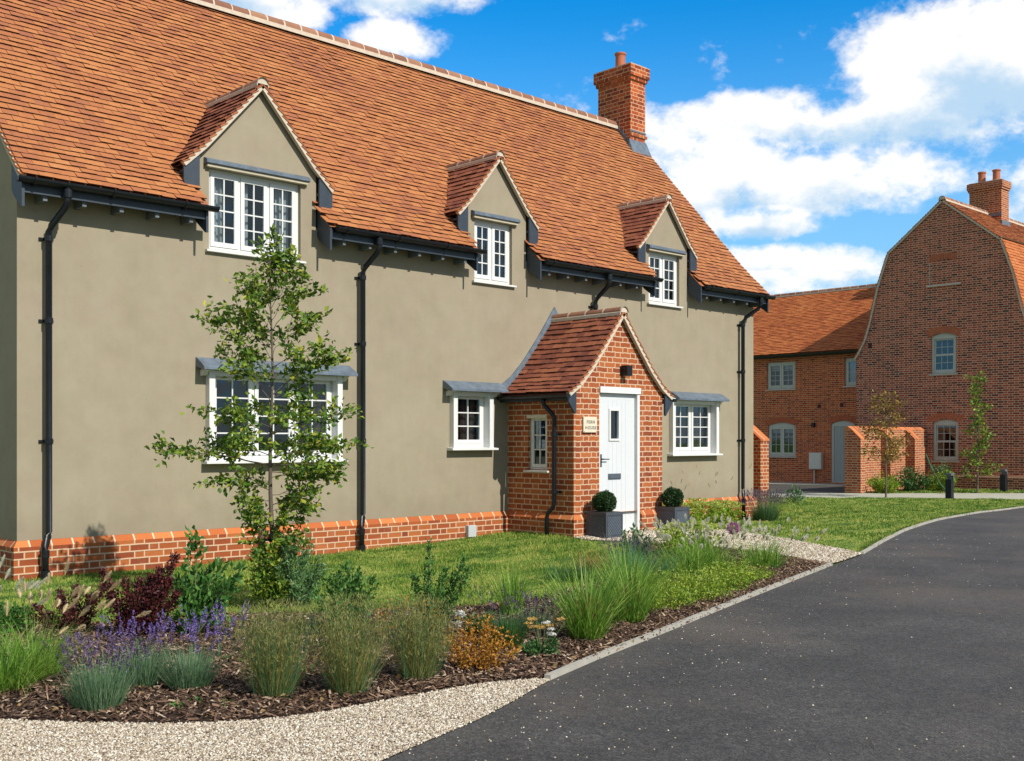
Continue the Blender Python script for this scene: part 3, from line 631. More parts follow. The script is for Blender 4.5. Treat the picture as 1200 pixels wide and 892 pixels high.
# stray stones kicked out on to the tarmac
N = 600; t = rng.random(N)**1.0; kk = np.array(gr_as[1:]+kerb1+kerb2[:3]); seg = rng.integers(0, len(kk)-1, N); f = rng.random(N)
bx = kk[seg, 0]*(1-f)+kk[seg+1, 0]*f; by = kk[seg, 1]*(1-f)+kk[seg+1, 1]*f; dd = rng.exponential(.9, N)
x = bx+dd*.42+rng.normal(0, .1, N); y = by-dd*.9-.03
rp = gr_as+kerb1+kerb2+[(60, .5), (60, -40), (-20, -40), (-20, -10)]; k = in_poly(x, y, rp) & in_view(x, y); x, y = x[k], y[k]
chips('stray_gravel', x, y, .004, .003, .0085, PEB, .5, (1, 1.4), 'loose pale stones scattered on the tarmac near the kerb', 'gravel', .1, .0)
def kerb(pts, lab):
    mb = MB(); w = .042
    for (x0, y0), (x1, y1) in zip(pts, pts[1:]):
        L = math.hypot(x1-x0, y1-y0); n_ = max(1, round(L/.915)); 
        for i in range(n_):
            a, b = i/n_+.003, (i+1)/n_-.003
            A = (x0+(x1-x0)*a, y0+(y1-y0)*a); B = (x0+(x1-x0)*b, y0+(y1-y0)*b); nx, ny = -(y1-y0)/L*w, (x1-x0)/L*w
            za, zb = gz(*A)+.035+random.uniform(-.002, .002), gz(*B)+.035+random.uniform(-.002, .002)
            mb.hexa([(A[0], A[1], za-.2), (B[0], B[1], zb-.2), (B[0]+nx, B[1]+ny, zb-.2), (A[0]+nx, A[1]+ny, za-.2), (A[0], A[1], za), (B[0], B[1], zb), (B[0]+nx, B[1]+ny, zb), (A[0]+nx, A[1]+ny, za)])
    o = mb.build('kerb', KERB); tag(o, kind='structure'); return o
kerb(kerb1, ''); kerb(kerb2, '')

# ================================================================== MAIN HOUSE
X0, X1 = 4.21, 17.46; YB = 6.0
RAFT = plain('rafter_paint', (.11, .125, .14), .6, .2)
house = thing('rendered_house', (X0, 0, 0), 'long two storey house in olive render with orange tiled roof and three dormers', 'house')
FS = Fr((0, 0, 0), (1, 0, 0), (0, -1, 0))       # south front: a = x, d = -y
GWL = Fr((X0, 0, 0), (0, -1, 0), (-1, 0, 0))    # left end: a = -y
PR = [(-.30, 4.085), (.30, 4.675), (3.02, 7.745)]
def roofz(y):
    y = abs(y-3.02); y = 3.02-y
    if y < .30: return 4.085+(y+.30)*.9833
    return 4.675+(y-.30)*1.1287
DORM = [(6.22, 7.84, 1.02, 5.69, 4.58), (10.33, 11.53, .80, 5.52, 4.60), (14.24, 15.44, .80, 5.50, 4.60)]   # wall a0,a1, roof half width, apex z, foot z
WIN_D = [(6.37, 7.615, 3.66, 4.60, 3), (10.505, 11.245, 3.71, 4.585, 2), (14.40, 15.225, 3.73, 4.585, 2)]
WIN_L = [(6.33, 8.185, 1.20, 2.25), (10.045, 10.80, 1.33, 2.12), (14.945, 16.265, 1.20, 2.12)]
mb = MB()
holes = [(a, b, z0, 4.09, 'h') for a, b, z0, z1, k in WIN_D]+[(a+.06, b-.06, z0, z1) for a, b, z0, z1 in WIN_L]
# facade with the dormer window openings running up into the dormers
FS.wall(mb, X0, X1, .41, 4.09, holes, depth=.14)
for (a0, a1, hw, za, zf), (w0, w1, wz0, wz1, k) in zip(DORM, WIN_D):
    c = (a0+a1)/2; sl = (za-zf)/hw
    FS.wall(mb, a0, a1, 4.09, lambda a, c=c, sl=sl, za=za: za-.03-abs(a-c)*sl*1.0, [(w0, w1, 4.09, wz1, 's')], depth=.14, step=(a1-a0)/7.99)
    for x in (a0, a1):      # cheeks
        mb.face([(x, 0, 4.0), (x, 0, za-.05-abs(x-c)*sl), (x, .9, za-.05-abs(x-c)*sl), (x, .9, 4.0)])
# the two end gables and the back
GT = lambda a: roofz(-a)-.03
GWL.wall(mb, -YB-.02, 0, .41, lambda a: min(roofz(-a)-.03, 7.72), step=.3)
FE = Fr((X1, 0, 0), (0, 1, 0), (1, 0, 0)); FE.wall(mb, 0, YB, .41, lambda a: roofz(a)-.03, step=.3)
mb.face([(X0, YB, 0), (X1, YB, 0), (X1, YB, 4.4), (X0, YB, 4.4)])
mb.build('wall', REND, house)
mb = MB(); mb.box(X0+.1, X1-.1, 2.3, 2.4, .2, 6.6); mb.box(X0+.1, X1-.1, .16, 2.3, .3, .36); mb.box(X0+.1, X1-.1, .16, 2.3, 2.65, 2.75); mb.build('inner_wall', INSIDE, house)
# plinth with splayed top
mb = MB(); pj = .05
def splay(fr, a0, a1, mb, zt=.41, zs=.345, zb=-.4, pj=.05, m=0):
    fr.wall(mb, a0-pj, a1+pj, zb, zs, d=pj, m=m)
    mb.face([fr.P(a0-pj, pj, zs), fr.P(a1+pj, pj, zs), fr.P(a1, -.002, zt), fr.P(a0, -.002, zt)], 1)
splay(FS, X0, 11.16, mb); mb2 = MB(); splay(FS, 13.10, X1, mb2); splay(GWL, -YB, 0, mb); splay(FE, 0, YB, mb2)
def splay_mat():
    m, nt = mat('plinth_splay_brick'); n = NT(nt); uv = n.n('ShaderNodeUVMap', uv_map='UVMap').outputs[0]; sx = n.n('ShaderNodeSeparateXYZ'); n.L.new(uv, sx.inputs[0])
    u = n.math('DIVIDE', n.math('ADD', sx.outputs[0], 40), .225); f = n.math('FRACT', u); c = n.math('FLOOR', u)
    w_ = n.n('ShaderNodeTexWhiteNoise', noise_dimensions='1D'); n.L.new(c, w_.inputs[1]); fine = n.noise(n.pos(), 50, 4, .7)
    bc = n.ramp(n.math('ADD', n.math('MULTIPLY', w_.outputs[0], .7), n.math('MULTIPLY', fine, .4)), [(.1, (.30, .07, .022)), (.5, (.43, .12, .035)), (1, (.52, .19, .06))])
    e = n.math('MINIMUM', n.mapr(f, .02, .05, 0, 1), n.mapr(n.math('SUBTRACT', 1., f), .02, .05, 0, 1)); n.out(n.mix(e, (.62, .5, .36), bc), .85, fine, .5, .004, spec=.25); return m
SPLAY = splay_mat()
mb.build('plinth', [BR1, SPLAY], house); mb2.build('plinth', [BR1, SPLAY], house)
# main roof
def MR(p, t, z): return Vector((t, p, z))
def keep_main(x, y, z):
    for a0, a1, hw, za, zf in DORM:
        c = (a0+a1)/2
        dz = za-abs(x-c)*(za-zf)/hw
        if a0-.02 < x < a1+.02 and (y < .06 or z < min(5.0, dz-.16)): return False
        if abs(x-c) < hw-.12 and z < dz-.30 and y > .5: return False
    return True
mb, _ = tiles(PR, X0-.06, X1+.05, MR, keep_main, name='roof')
for (pa, za), (pb, zb) in zip(PR, PR[1:]):     # underlay either side of the dormers
    xs = [X0-.04]+[v for d in DORM for v in (d[0], d[1])]+[X1+.03]
    for i in range(0, len(xs), 2): mb.face([(xs[i], pa, za-.012), (xs[i+1], pa, za-.012), (xs[i+1], pb, zb-.012), (xs[i], pb, zb-.012)], 0, .1)
    for d in DORM:
        if pb > 1: 
            y0 = 1.3; z0 = roofz(y0); mb.face([(d[0], y0, z0-.012), (d[1], y0, z0-.012), (d[1], pb, zb-.012), (d[0], pb, zb-.012)], 0, .1)
mb.face([(X0-.06, 3.02, 7.74), (X1+.05, 3.02, 7.74), (X1+.05, 6.3, 4.1), (X0-.06, 6.3, 4.1)], 0, .4)
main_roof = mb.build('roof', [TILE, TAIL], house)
ridge((X0-.06, 3.02, 7.755), (16.98, 3.02, 7.755), .13, house, .3)
verge(PR, MR, X0-.07, house, -1); verge(PR, MR, X1+.06, house, 1)
# dormer roofs
for (a0, a1, hw, za, zf) in DORM:
    c = (a0+a1)/2; yf = -.085; mid = (c-hw*.72, zf+(za-zf)*.245)
    pl = [(-hw, zf), (-hw*.74, zf+(za-zf)*.225), (0, za)]
    ymax = (za-4.675)/1.1287+.30+.12
    par = None
    mbs = MB()
    for sg in (-1, 1):
        M = (lambda p, t, z, sg=sg, c=c: Vector((c+(-p if sg > 0 else p), t, z)))
        prof = pl
        kp = lambda x, y, z: roofz(y) < z+.09
        m1, _ = tiles(prof, yf, ymax, M, kp, gauge=.1)
        b = len(mbs.v); mbs.v += m1.v; mbs.f += [tuple(i+b for i in f) for f in m1.f]; mbs.m += m1.m; mbs.r += m1.r
        for (pa, z_a), (pb, z_b) in zip(prof, prof[1:]):
            ya = max(yf+.02, (z_a-4.675)/1.1287+.45); yb = max(yf+.02, (z_b-4.675)/1.1287+.45)
            mbs.face([M(pa, yf+.02, z_a-.012), M(pa, ya, z_a-.012), M(pb, yb, z_b-.012), M(pb, yf+.02, z_b-.012)], 0, .1)
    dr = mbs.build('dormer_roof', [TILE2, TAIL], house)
    for sg in (-1, 1):
        M = (lambda p, t, z, sg=sg, c=c: Vector((c+(-p if sg > 0 else p), t, z)))
        verge(pl, M, yf, dr, -1, th=.04, gauge=.1)
    ridge((c, yf-.005, za+.005), (c, ymax-.1, za+.005), .075, dr, .3, 'ridge')
    for sg in (-1, 1):     # dark end boards and eaves boxes beside the dormer window
        mb = MB()
        xw = a0 if sg < 0 else a1; xo = c+sg*hw
        xi = xw+sg*.004
        poly = [(xi, zf-.28), (xi-sg*0, za-abs(xi-c)*(za-zf)/hw-.045), (xo-sg*.01, zf-.03), (xo-sg*.01, zf-.20), (xi+sg*.12, zf-.30)]
        mb.prism([(px, yf+.015, pz) for px, pz in poly], (0, .03, 0))
        z_s = zf-.06
        mb.hexa([(xi, yf+.05, z_s-.03), (xo-sg*.02, yf+.05, z_s-.03), (xo-sg*.02, .55, z_s-.03), (xi, .55, z_s-.03), (xi, yf+.05, z_s), (xo-sg*.02, yf+.05, z_s), (xo-sg*.02, .55, z_s), (xi, .55, z_s)])
        mb.build('eaves_board', NAVY, dr)
# dormer windows
for i, (a, b, z0, z1, k) in enumerate(WIN_D):
    cur = [(a+.06, a+.26, CURT, z0+.05, z1-.05), (a+.46, a+.62, CURT, z0+.05, z1-.05), (a+.98, a+1.18, CURT, z0+.05, z1-.05)] if i == 0 else [(a+.05, a+.12, CURT, z0+.05, z1-.05)] if i == 1 else None
    w = window(FS, house, a, b, z0, z1, k, 2, 4, d=-.055, curtains=cur, silld=.05, sill=.035, fw=.04, sw=.05)
    mb = MB(); FS.prism(mb, [(0.002, z1+.03), (.002, z1+.105), (.03, z1+.105), (.085, z1+.075), (.085, z1+.04), (.07, z1+.03)], a-.07, b+.09); mb.build('lead_canopy', LEAD, w)
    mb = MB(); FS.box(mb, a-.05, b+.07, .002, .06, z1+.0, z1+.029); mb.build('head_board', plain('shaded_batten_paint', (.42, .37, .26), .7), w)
# ground floor windows: box frames standing proud, with lead canopies
for i, (a, b, z0, z1) in enumerate(WIN_L):
    k, cc, rr = ((3, 2, 4), (1, 2, 3), (2, 2, 4))[i]; pw = .075
    gap = (.0, .13, .12)[i]
    cur = None
    if i == 2: cur = [(a+.2, a+.55, DCURT, z0+.05, z1-.3), (a+.75, a+1.1, DCURT, z0+.05, z1-.3)]
    if i == 1: cur = [(a+.33, a+.6, DCURT, z0+.05, z1-.05)]
    if i == 0: cur = [(b-.42, b-.12, DCURT, z0+.05, z1-.05)]
    w = window(FS, house, a+.06, b-.062, z0+.01, z1-.005, k, cc, rr, d=-.045, curtains=cur, sill=0)
    mb = MB()
    for s0, s1 in ((a, a+pw), (b-pw, b)): FS.box(mb, s0, s1, -.04, .085, z0, z1-.002); mb.build('box_post', WHITE, w); mb = MB()
    FS.box(mb, a+pw, b-pw, .002, .07, z1-.06, z1-.004)
    mb.build('head_rail', WHITE, w)
    mb = MB(); FS.prism(mb, [(-.04, z0+.012), (.13, z0-.004), (.13, z0-.03), (.11, z0-.034), (0.003, z0-.034), (-.04, z0-.03)], a-.055, b+.055); mb.build('sill', WHITE, w)
    ax0, ax1 = a-.13, b+.15
    if i == 1: ax1 = 10.985
    if i == 2: ax0 = 14.97
    mb = MB(); n_ = 1
    FS.prism(mb, [(.002, z1+.145), (.012, z1+.145), (.07, z1+.115), (.185, z1+.045), (.205, z1+.03), (.205, z1+.0), (.17, z1+.0), (.0025, z1+.04)], ax0, ax1); mb.build('lead_canopy', LEAD, w)
    mb = MB(); FS.box(mb, a-.06, b+.06, .003, .12, z1+.001, z1+.03)
    for s0 in (a-.075, b+.012):
        FS.prism(mb, [(.003, z1-.07), (.06, z1-.06), (.10, z1-.01), (.135, z1-.005), (.135, z1+.0), (.003, z1+.0)], s0, s0+.063)
    mb.build('bracket', WHITE, w)
# eaves: fascia, rafter feet, side boards, gutters
EAV = [(4.16, 6.20), (7.86, 10.31), (11.55, 14.22), (15.46, 17.50)]
for i, (a, b) in enumerate(EAV):
    mb = MB(); FS.box(mb, a+.02, b-.02, .235, .262, 3.935, 4.055); FS.box(mb, a+.02, b-.02, .005, .23, 4.03, 4.045); mb.build('fascia', NAVY, house)
    x = a+.25; k = 0
    while x < b-.1:
        mb = MB(); FS.box(mb, x-.022, x+.022, .003, .225, 3.885, 4.026); x += .405; k += 1
        mb.build('rafter_foot', RAFT, house)
    for (xx, o) in ((a-.005, 1), (b-.02, -1)):
        if i == 3 and o == -1: xx = b-.005
        mb = MB(); FS.prism(mb, [(.003, 4.33), (.003, 4.0), (.06, 3.93), (.16, 3.86), (.255, 3.79), (.285, 3.79), (.285, 4.09)], xx, xx+.028); mb.build('side_board', NAVY, house)
    mb = MB(); ga, gb = a-(.06 if i == 0 else 0.0), b+(.12 if i == 3 else .10 if i < 3 else 0); 
    if i: ga = a+.05
    n_ = 8; r0 = .056; cy, czz = .325, 4.075
    pr = [(cy+r0*math.cos(PI+PI*k/n_), czz+r0*math.sin(PI+PI*k/n_)) for k in range(n_+1)]; pi_ = [(cy+(r0-.006)*math.cos(PI+PI*k/n_), czz+(r0-.006)*math.sin(PI+PI*k/n_)) for k in range(n_+1)][::-1]
    FS.prism(mb, pr+pi_, ga, gb)
    for e in (ga, gb-.006): FS.prism(mb, pr, e, e+.006)
    gut = mb.build('gutter', BLACK, house)
    x = ga+.15
    while x < gb:
        mb = MB()
        pr2 = [(cy+(r0+.008)*math.cos(PI+PI*k/n_), czz+(r0+.008)*math.sin(PI+PI*k/n_)) for k in range(n_+1)]
        FS.prism(mb, pr2+[(cy+r0-.01, czz+.006), (cy-r0+.01, czz+.006)], x, x+.03); FS.box(mb, x, x+.03, .262, .27, 3.99, 4.07); x += .82; mb.build('gutter_bracket', BLACK, gut)
def downpipe(fr, parent, a, ztop, dtop, zshoe, zb=-.02, dwall=.085, r=.034, side=0, plinth=True):
    mb = MB()
    pts = [fr.P(a+side, dtop, ztop), fr.P(a+side, dtop, ztop-.14), fr.P(a+side*.85, dtop-.03, ztop-.20), fr.P(a+side*.15, dwall+.03, ztop-.37), fr.P(a, dwall, ztop-.43), fr.P(a, dwall, zshoe+.16)]
    if plinth: pts += [fr.P(a-.01, dwall+.01, zshoe+.12), fr.P(a-.05, dwall+.045, zshoe+.02), fr.P(a-.055, dwall+.05, zshoe-.04), fr.P(a-.055, dwall+.05, zb)]
    else: pts += [fr.P(a, dwall, zb)]
    mb.tube(pts, r, 12, cap=True)
    o = mb.build('downpipe', BLACK, parent, smooth=True)
    zc = [ztop-.5]; 
    z = ztop-1.35
    while z > zshoe+.35: zc.append(z); z -= 1.25
    for z in zc:
        mb = MB(); mb.tube([fr.P(a, dwall, z-.028), fr.P(a, dwall, z+.028)], r+.009, 12); fr.box(mb, a-.075, a+.075, .002, .02, z-.014, z+.014); fr.box(mb, a-.02, a+.02, .02, dwall, z-.014, z+.014); mb.build('pipe_clip', BLACK, o)
    mb = MB(); mb.tube([fr.P(a+side, dtop, ztop-.02), fr.P(a+side, dtop, ztop-.1)], r+.012, 12)
    if plinth: mb.build('collar', BLACK, o); mb = MB(); mb.tube([fr.P(a-.055, dwall+.05, zshoe-.10), fr.P(a-.055, dwall+.05, zshoe-.02)], r+.008, 12); mb.build('collar', BLACK, o); mb = MB(); mb.tube([fr.P(a-.055, dwall+.05, zb), fr.P(a-.055, dwall+.05, zb+.12)], r+.014, 12)
    mb.build('collar', BLACK, o); return o
downpipe(FS, house, 4.50, 4.03, .325, .33, side=.10); downpipe(FS, house, 8.50, 4.03, .325, .33, side=.08)
downpipe(FS, house, 12.98, 4.03, .325, 2.6, zb=3.05, side=.06, plinth=False); downpipe(FS, house, 17.0, 4.03, .325, .40, side=.22)
# chimney
def chimney(parent, x0, x1, y0, y1, zb, zt, bm_, pots, potr=.11, poth=.34, yf=None, flash=None):
    mb = MB(); k = .035; zc = zt-.3
    mb.box(x0, x1, y0, y1, zb, zc)
    for i, (a, b, e) in enumerate(((zc, zc+.075, k), (zc+.075, zt, k*1.9))): mb.box(x0-e, x1+e, y0-e, y1+e, a+.0005, b)
    ch = mb.build('chimney', bm_, parent)
    mb = MB(); mb.prism([(x0-.02, y0-.02, zt), (x1+.02, y0-.02, zt), (x1+.02, y1+.02, zt), (x0-.02, y1+.02, zt)], (0, 0, .03)); mb.build('cap_mortar', CREAM, ch)
    for (px, py) in pots:
        mb = MB(); r = potr; prf = [(r*.98, 0), (r*.98, poth*.12), (r*.92, poth*.2), (r*.88, poth*.8), (r*.93, poth*.86), (r*1.04, poth*.9), (r*1.04, poth), (r*.8, poth), (r*.75, poth*.5)]
        mb.tube([(px, py, zt+.03+h) for _, h in prf], [q for q, _ in prf], 20, cap=False); mb.build('pot', TERRA, ch, smooth=False)
    return ch
ch = chimney(house, 17.0, 17.46, 2.57, 3.43, 6.6, 8.93, BR3, [(17.22, 3.02)], .115, .34)
mb = MB(); 
zf0 = roofz(2.57)
mb.hexa([(16.93, 2.42, roofz(2.42)+.035), (17.52, 2.42, roofz(2.42)+.035), (17.52, 2.569, roofz(2.57)+.03), (16.93, 2.569, roofz(2.57)+.03), (16.93, 2.44, roofz(2.42)+.06), (17.52, 2.44, roofz(2.42)+.06), (17.49, 2.569, roofz(2.57)+.20), (16.96, 2.569, roofz(2.57)+.20)])
for k in range(5):    # stepped side flashing
    y0 = 2.57+k*.09; z0 = roofz(y0)+.02; mb.box(16.982, 16.999, y0, y0+.095, z0, z0+.2)
mb.box(16.975, 17.475, 2.555, 2.5685, zf0+.36, zf0+.39)
mb.build('lead_flashing', LEAD, ch)
# string course lower down on the stack
mb = MB(); mb.box(16.97, 17.49, 2.54, 2.566, zf0+.27, zf0+.33); mb.build('brick_band', BR1, ch)
# meter box on plinth
mb = MB(); FS.box(mb, 10.29, 10.44, .052, .12, .08, .245); o = mb.build('meter_box', METER, None, bevel=.006); tag(o, 'small grey plastic box fixed low on the brick plinth left of the porch', 'meter box')

# ================================================================== PORCH
PX0, PX1, PY = 11.16, 13.10, -1.31; PC = (PX0+PX1)/2
porch = thing('brick_porch', (PC, -.65, .1), 'brick gabled porch with orange tiled roof and white front door', 'porch')
FP = Fr((0, PY, 0), (1, 0, 0), (0, -1, 0)); FPL = Fr((PX0, 0, 0), (0, -1, 0), (-1, 0, 0)); FPR = Fr((PX1, PY, 0), (0, 1, 0), (1, 0, 0))
pp = [(-1.14, 2.08), (-.92, 2.22), (-.68, 2.45), (-.36, 2.83), (0, 3.27)]
def pz(x):
    t = -abs(x-PC)
    for (a, za), (b, zb) in zip(pp, pp[1:]):
        if t <= b: return za+(zb-za)*(t-a)/(b-a)
    return 3.27
DX0, DX1, DZ = 11.69, 12.575, 2.20
mb = MB(); FP.wall(mb, PX0, PX1, .41, lambda a: pz(a)-.03, [(DX0, DX1, .41, DZ)], depth=.10, step=.0485)
PW = (.42, .80, 1.02, 1.79)
FPL.wall(mb, 0, 1.31, .41, 2.2, [PW], depth=.1); FPR.wall(mb, 0, 1.31, .41, 2.2)
mb.build('wall', BR1, porch)
mb = MB()
def sp2(fr, a0, a1, e0, e1): 
    fr.wall(mb, a0-e0, a1+e1, -.3, .345, d=.045); mb.face([fr.P(a0-e0, .045, .345), fr.P(a1+e1, .045, .345), fr.P(a1, -.002, .41), fr.P(a0, -.002, .41)], 1)
for x, sides in ((DX0, ((FP, PX0, DX0, .045, 0), (FPL, 0, 1.31, 0, .045))), (DX1, ((FP, DX1, PX1, 0, .045), (FPR, 0, 1.31, .045, 0)))):
    mb = MB()
    for q_ in sides: sp2(*q_)
    mb.face([(x, PY-.045, -.3), (x, PY+.1, -.3), (x, PY+.1, .41), (x, PY-.001, .41), (x, PY-.045, .345)])
    mb.build('plinth', [BR1, SPLAY], porch)
allm = MB()
for sg in (-1, 1):
    M = (lambda p, t, z, sg=sg: Vector((PC+(-p if sg > 0 else p), t, z)))
    m1, _ = tiles(pp, PY-.07, -.03, M, None, gauge=.1)
    b = len(allm.v); allm.v += m1.v; allm.f += [tuple(i+b for i in f) for f in m1.f]; allm.m += m1.m; allm.r += m1.r
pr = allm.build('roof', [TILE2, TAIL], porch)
for sg in (-1, 1):
    M = (lambda p, t, z, sg=sg: Vector((PC+(-p if sg > 0 else p), t, z))); verge(pp, M, PY-.075, porch, -1, th=.05)
ridge((PC, PY-.085, 3.265), (PC, -.02, 3.265), .085, porch, .32)
mb = MB()      # lead flashing dressed up the render
for sg in (-1, 1):
    ptsl = [(PC+sg*abs(p), z) for p, z in pp]
    for (xa, za), (xb, zb) in zip(ptsl, ptsl[1:]):
        mb.hexa([(xa, -.028, za+.02), (xb, -.028, zb+.02), (xb, -.003, zb+.02), (xa, -.003, za+.02), (xa, -.02, za+.15), (xb, -.02, zb+.15+(.04 if xb == PC else 0)), (xb, -.003, zb+.15+(.04 if xb == PC else 0)), (xa, -.003, za+.15)])
mb.build('lead_flashing', LEAD, porch)
for sg in (-1, 1):      # dark eaves boards at the feet of the gable
    mb = MB()
    xw = PX0-.004 if sg < 0 else PX1+.004; xo = PC+sg*1.13
    mb.prism([(xw, PY-.055, pz(xw)-.06), (xo, PY-.055, 2.04), (xo, PY-.055, 1.97), (xw+sg*.02, PY-.055, 1.80), (xw, PY-.055, 1.82)], (0, .03, 0))
    mb.box(min(xw, xo), max(xw, xo), PY-.02, -.005, 1.985, 2.03)
    mb.build('eaves_board', NAVY, porch)
for sg in (-1, 1):
    FG = Fr((PC+sg*1.13, 0, 0), (0, -1, 0), (sg, 0, 0)); mb = MB(); r0 = .05; n_ = 8; cy = .045; czz = 2.06
    p1 = [(cy+r0*math.cos(PI+PI*k/n_), czz+r0*math.sin(PI+PI*k/n_)) for k in range(n_+1)]; p2 = [(cy+(r0-.006)*math.cos(PI+PI*k/n_), czz+(r0-.006)*math.sin(PI+PI*k/n_)) for k in range(n_+1)][::-1]
    FG.prism(mb, p1+p2, .03, 1.40); FG.prism(mb, p1, 1.395, 1.402); FG.prism(mb, p1, .03, .037); mb.build('gutter', BLACK, porch)
FLp = Fr((PX0, 0, 0), (0, -1, 0), (-1, 0, 0))
mb = MB(); a = 1.02; dw = .085
mb.tube([FLp.P(a-.12, .18, 2.03), FLp.P(a-.12, .18, 1.95), FLp.P(a-.10, .16, 1.91), FLp.P(a-.02, dw+.02, 1.80), FLp.P(a, dw, 1.75), FLp.P(a, dw, .56), FLp.P(a-.02, dw+.01, .50), FLp.P(a-.09, dw+.04, .42), FLp.P(a-.10, dw+.045, .36), FLp.P(a-.10, dw+.045, .05)], .032, 12)
o = mb.build('downpipe', BLACK, porch, smooth=True)
mb = MB()
for z in (1.52, .72): mb = MB(); mb.tube([FLp.P(a, dw, z-.028), FLp.P(a, dw, z+.028)], .042, 12); FLp.box(mb, a-.07, a+.07, .002, .02, z-.013, z+.013); FLp.box(mb, a-.02, a+.02, .02, dw, z-.013, z+.013); mb.build('pipe_clip', BLACK, o)
w = window(FPL, porch, PW[0], PW[1], PW[2], PW[3], 1, 2, 3, d=-.05, fw=.03, sw=.04, sill=.035, silld=.05, matf=plain('porch_window_paint', (.62, .61, .56), .45))
mb = MB(); FPL.box(mb, PW[0]-.02, PW[1]+.005, .0, .012, PW[3]-.04, PW[3]+.01); mb.build('lintel', STONE, w)
# door
mb = MB(); FP.box(mb, DX0+.002, DX0+.05, -.095, -.03, .10, DZ-.09); FP.box(mb, DX1-.055, DX1-.002, -.095, .004, .10, DZ-.092); FP.box(mb, DX0+.002, DX1+.01, -.09, .02, DZ-.09, DZ-.002)
mb.box(DX0, DX1, PY-.03, PY+.1, .06, .10)
df = mb.build('door_frame', WHITE, porch)
mb = MB(); dx0, dx1 = DX0+.05, DX1-.058; dd = -.05
FP.wall(mb, dx0, dx1, .105, DZ-.095, [(11.975, 12.15, 1.46, 1.86)], d=dd, depth=.045)
k = 6
for i in range(1, k): xx = dx0+(dx1-dx0)*i/k; 
dr_ = mb.build('door', DOORW, porch)
mb = MB()
for i in range(1, 6):
    xx = dx0+.1+(dx1-dx0-.2)*i/6
    for z0, z1 in (((.2, 2.0)), ) if not (11.94 < xx < 12.18) else ((.2, 1.40), (1.92, 2.0)): FP.box(mb, xx-.004, xx+.004, dd, dd+.0035, z0, z1)
for (a_, b_, c_1, d_1) in ((11.945, 11.975, 1.43, 1.89), (12.15, 12.18, 1.43, 1.89), (11.975, 12.15, 1.43, 1.46), (11.975, 12.15, 1.86, 1.89)): FP.box(mb, a_, b_, dd, dd+.016, c_1, d_1)
FP.box(mb, dx0, dx1, dd, dd+.02, .105, .19)
mb.build('moulding', WHITE, dr_)
mb = MB(); mb.face([FP.P(11.975, dd-.02, 1.46), FP.P(12.15, dd-.02, 1.46), FP.P(12.15, dd-.02, 1.86), FP.P(11.975, dd-.02, 1.86)]); mb.build('pane', GLASS, dr_, fixn=False)
mb = MB(); mb.tube([FP.P(dx0+.035, dd, 1.17), FP.P(dx0+.035, dd+.055, 1.17)], .011, 10); mb.tube([FP.P(dx0+.03, dd+.05, 1.17), FP.P(dx0+.16, dd+.05, 1.168)], .008, 10); FP.box(mb, dx0+.018, dx0+.05, dd, dd+.008, 1.06, 1.24); mb.build('handle', STEEL, dr_)
mb = MB(); FP.box(mb, 11.93, 12.20, dd, dd+.012, .88, .96); FP.box(mb, 11.95, 12.18, dd+.012, dd+.018, .895, .925); mb.build('letter_plate', plain('letter_plate_metal', (.10, .12, .15), .4, .1, metal=.3), dr_)
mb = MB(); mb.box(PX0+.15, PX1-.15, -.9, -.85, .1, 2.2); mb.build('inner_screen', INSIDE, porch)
# wall lamp and house name plate
L = thing('wall_lamp', (12.19, PY, 2.36), 'black square wall lamp on the brick gable above the front door', 'lamp')
mb = MB(); FP.box(mb, 12.13, 12.25, .002, .02, 2.37, 2.50); FP.box(mb, 12.145, 12.255, .02, .13, 2.36, 2.51); mb.build('housing', BLACK, L); mb = MB(); FP.box(mb, 12.165, 12.235, .04, .11, 2.352, 2.36); mb.build('lens', CREAMBOX, L)
S = thing('name_plate', (11.45, PY, 1.55), 'square cream stone house name plate on porch brickwork left of the door', 'sign')
mb = MB(); FP.box(mb, 11.33, 11.61, .004, .03, 1.545, 1.765); mb.build('plate', STONE, S, bevel=.004)
def text(tx, size, loc, parent, m, rot=(R(90), 0, 0)):
    cu = bpy.data.curves.new('lettering', 'FONT'); cu.body = tx; cu.size = size; cu.align_x = 'CENTER'; cu.extrude = .0015; cu.offset = .0008; cu.space_character = 1.25
    t = bpy.data.objects.new('tmp', cu); col.objects.link(t); dg = bpy.context.evaluated_depsgraph_get(); me = bpy.data.meshes.new_from_object(t.evaluated_get(dg)); bpy.data.objects.remove(t)
    me.transform(Matrix.Translation(loc) @ Matrix.Rotation(rot[0], 4, 'X')); return finish(me, 'lettering', m, parent)
LET = plain('engraved_grey', (.12, .12, .11), .8)
text('FERN', .062, (11.475, PY-.032, 1.672), S, LET); text('HOUSE', .062, (11.475, PY-.032, 1.592), S, LET)
mb = MB()
for x_ in (11.345, 11.595):
    for z_ in (1.56,): mb.tube([FP.P(x_, .03, z_), FP.P(x_, .034, z_)], .005, 8)
mb.build('screw', STEEL, S)

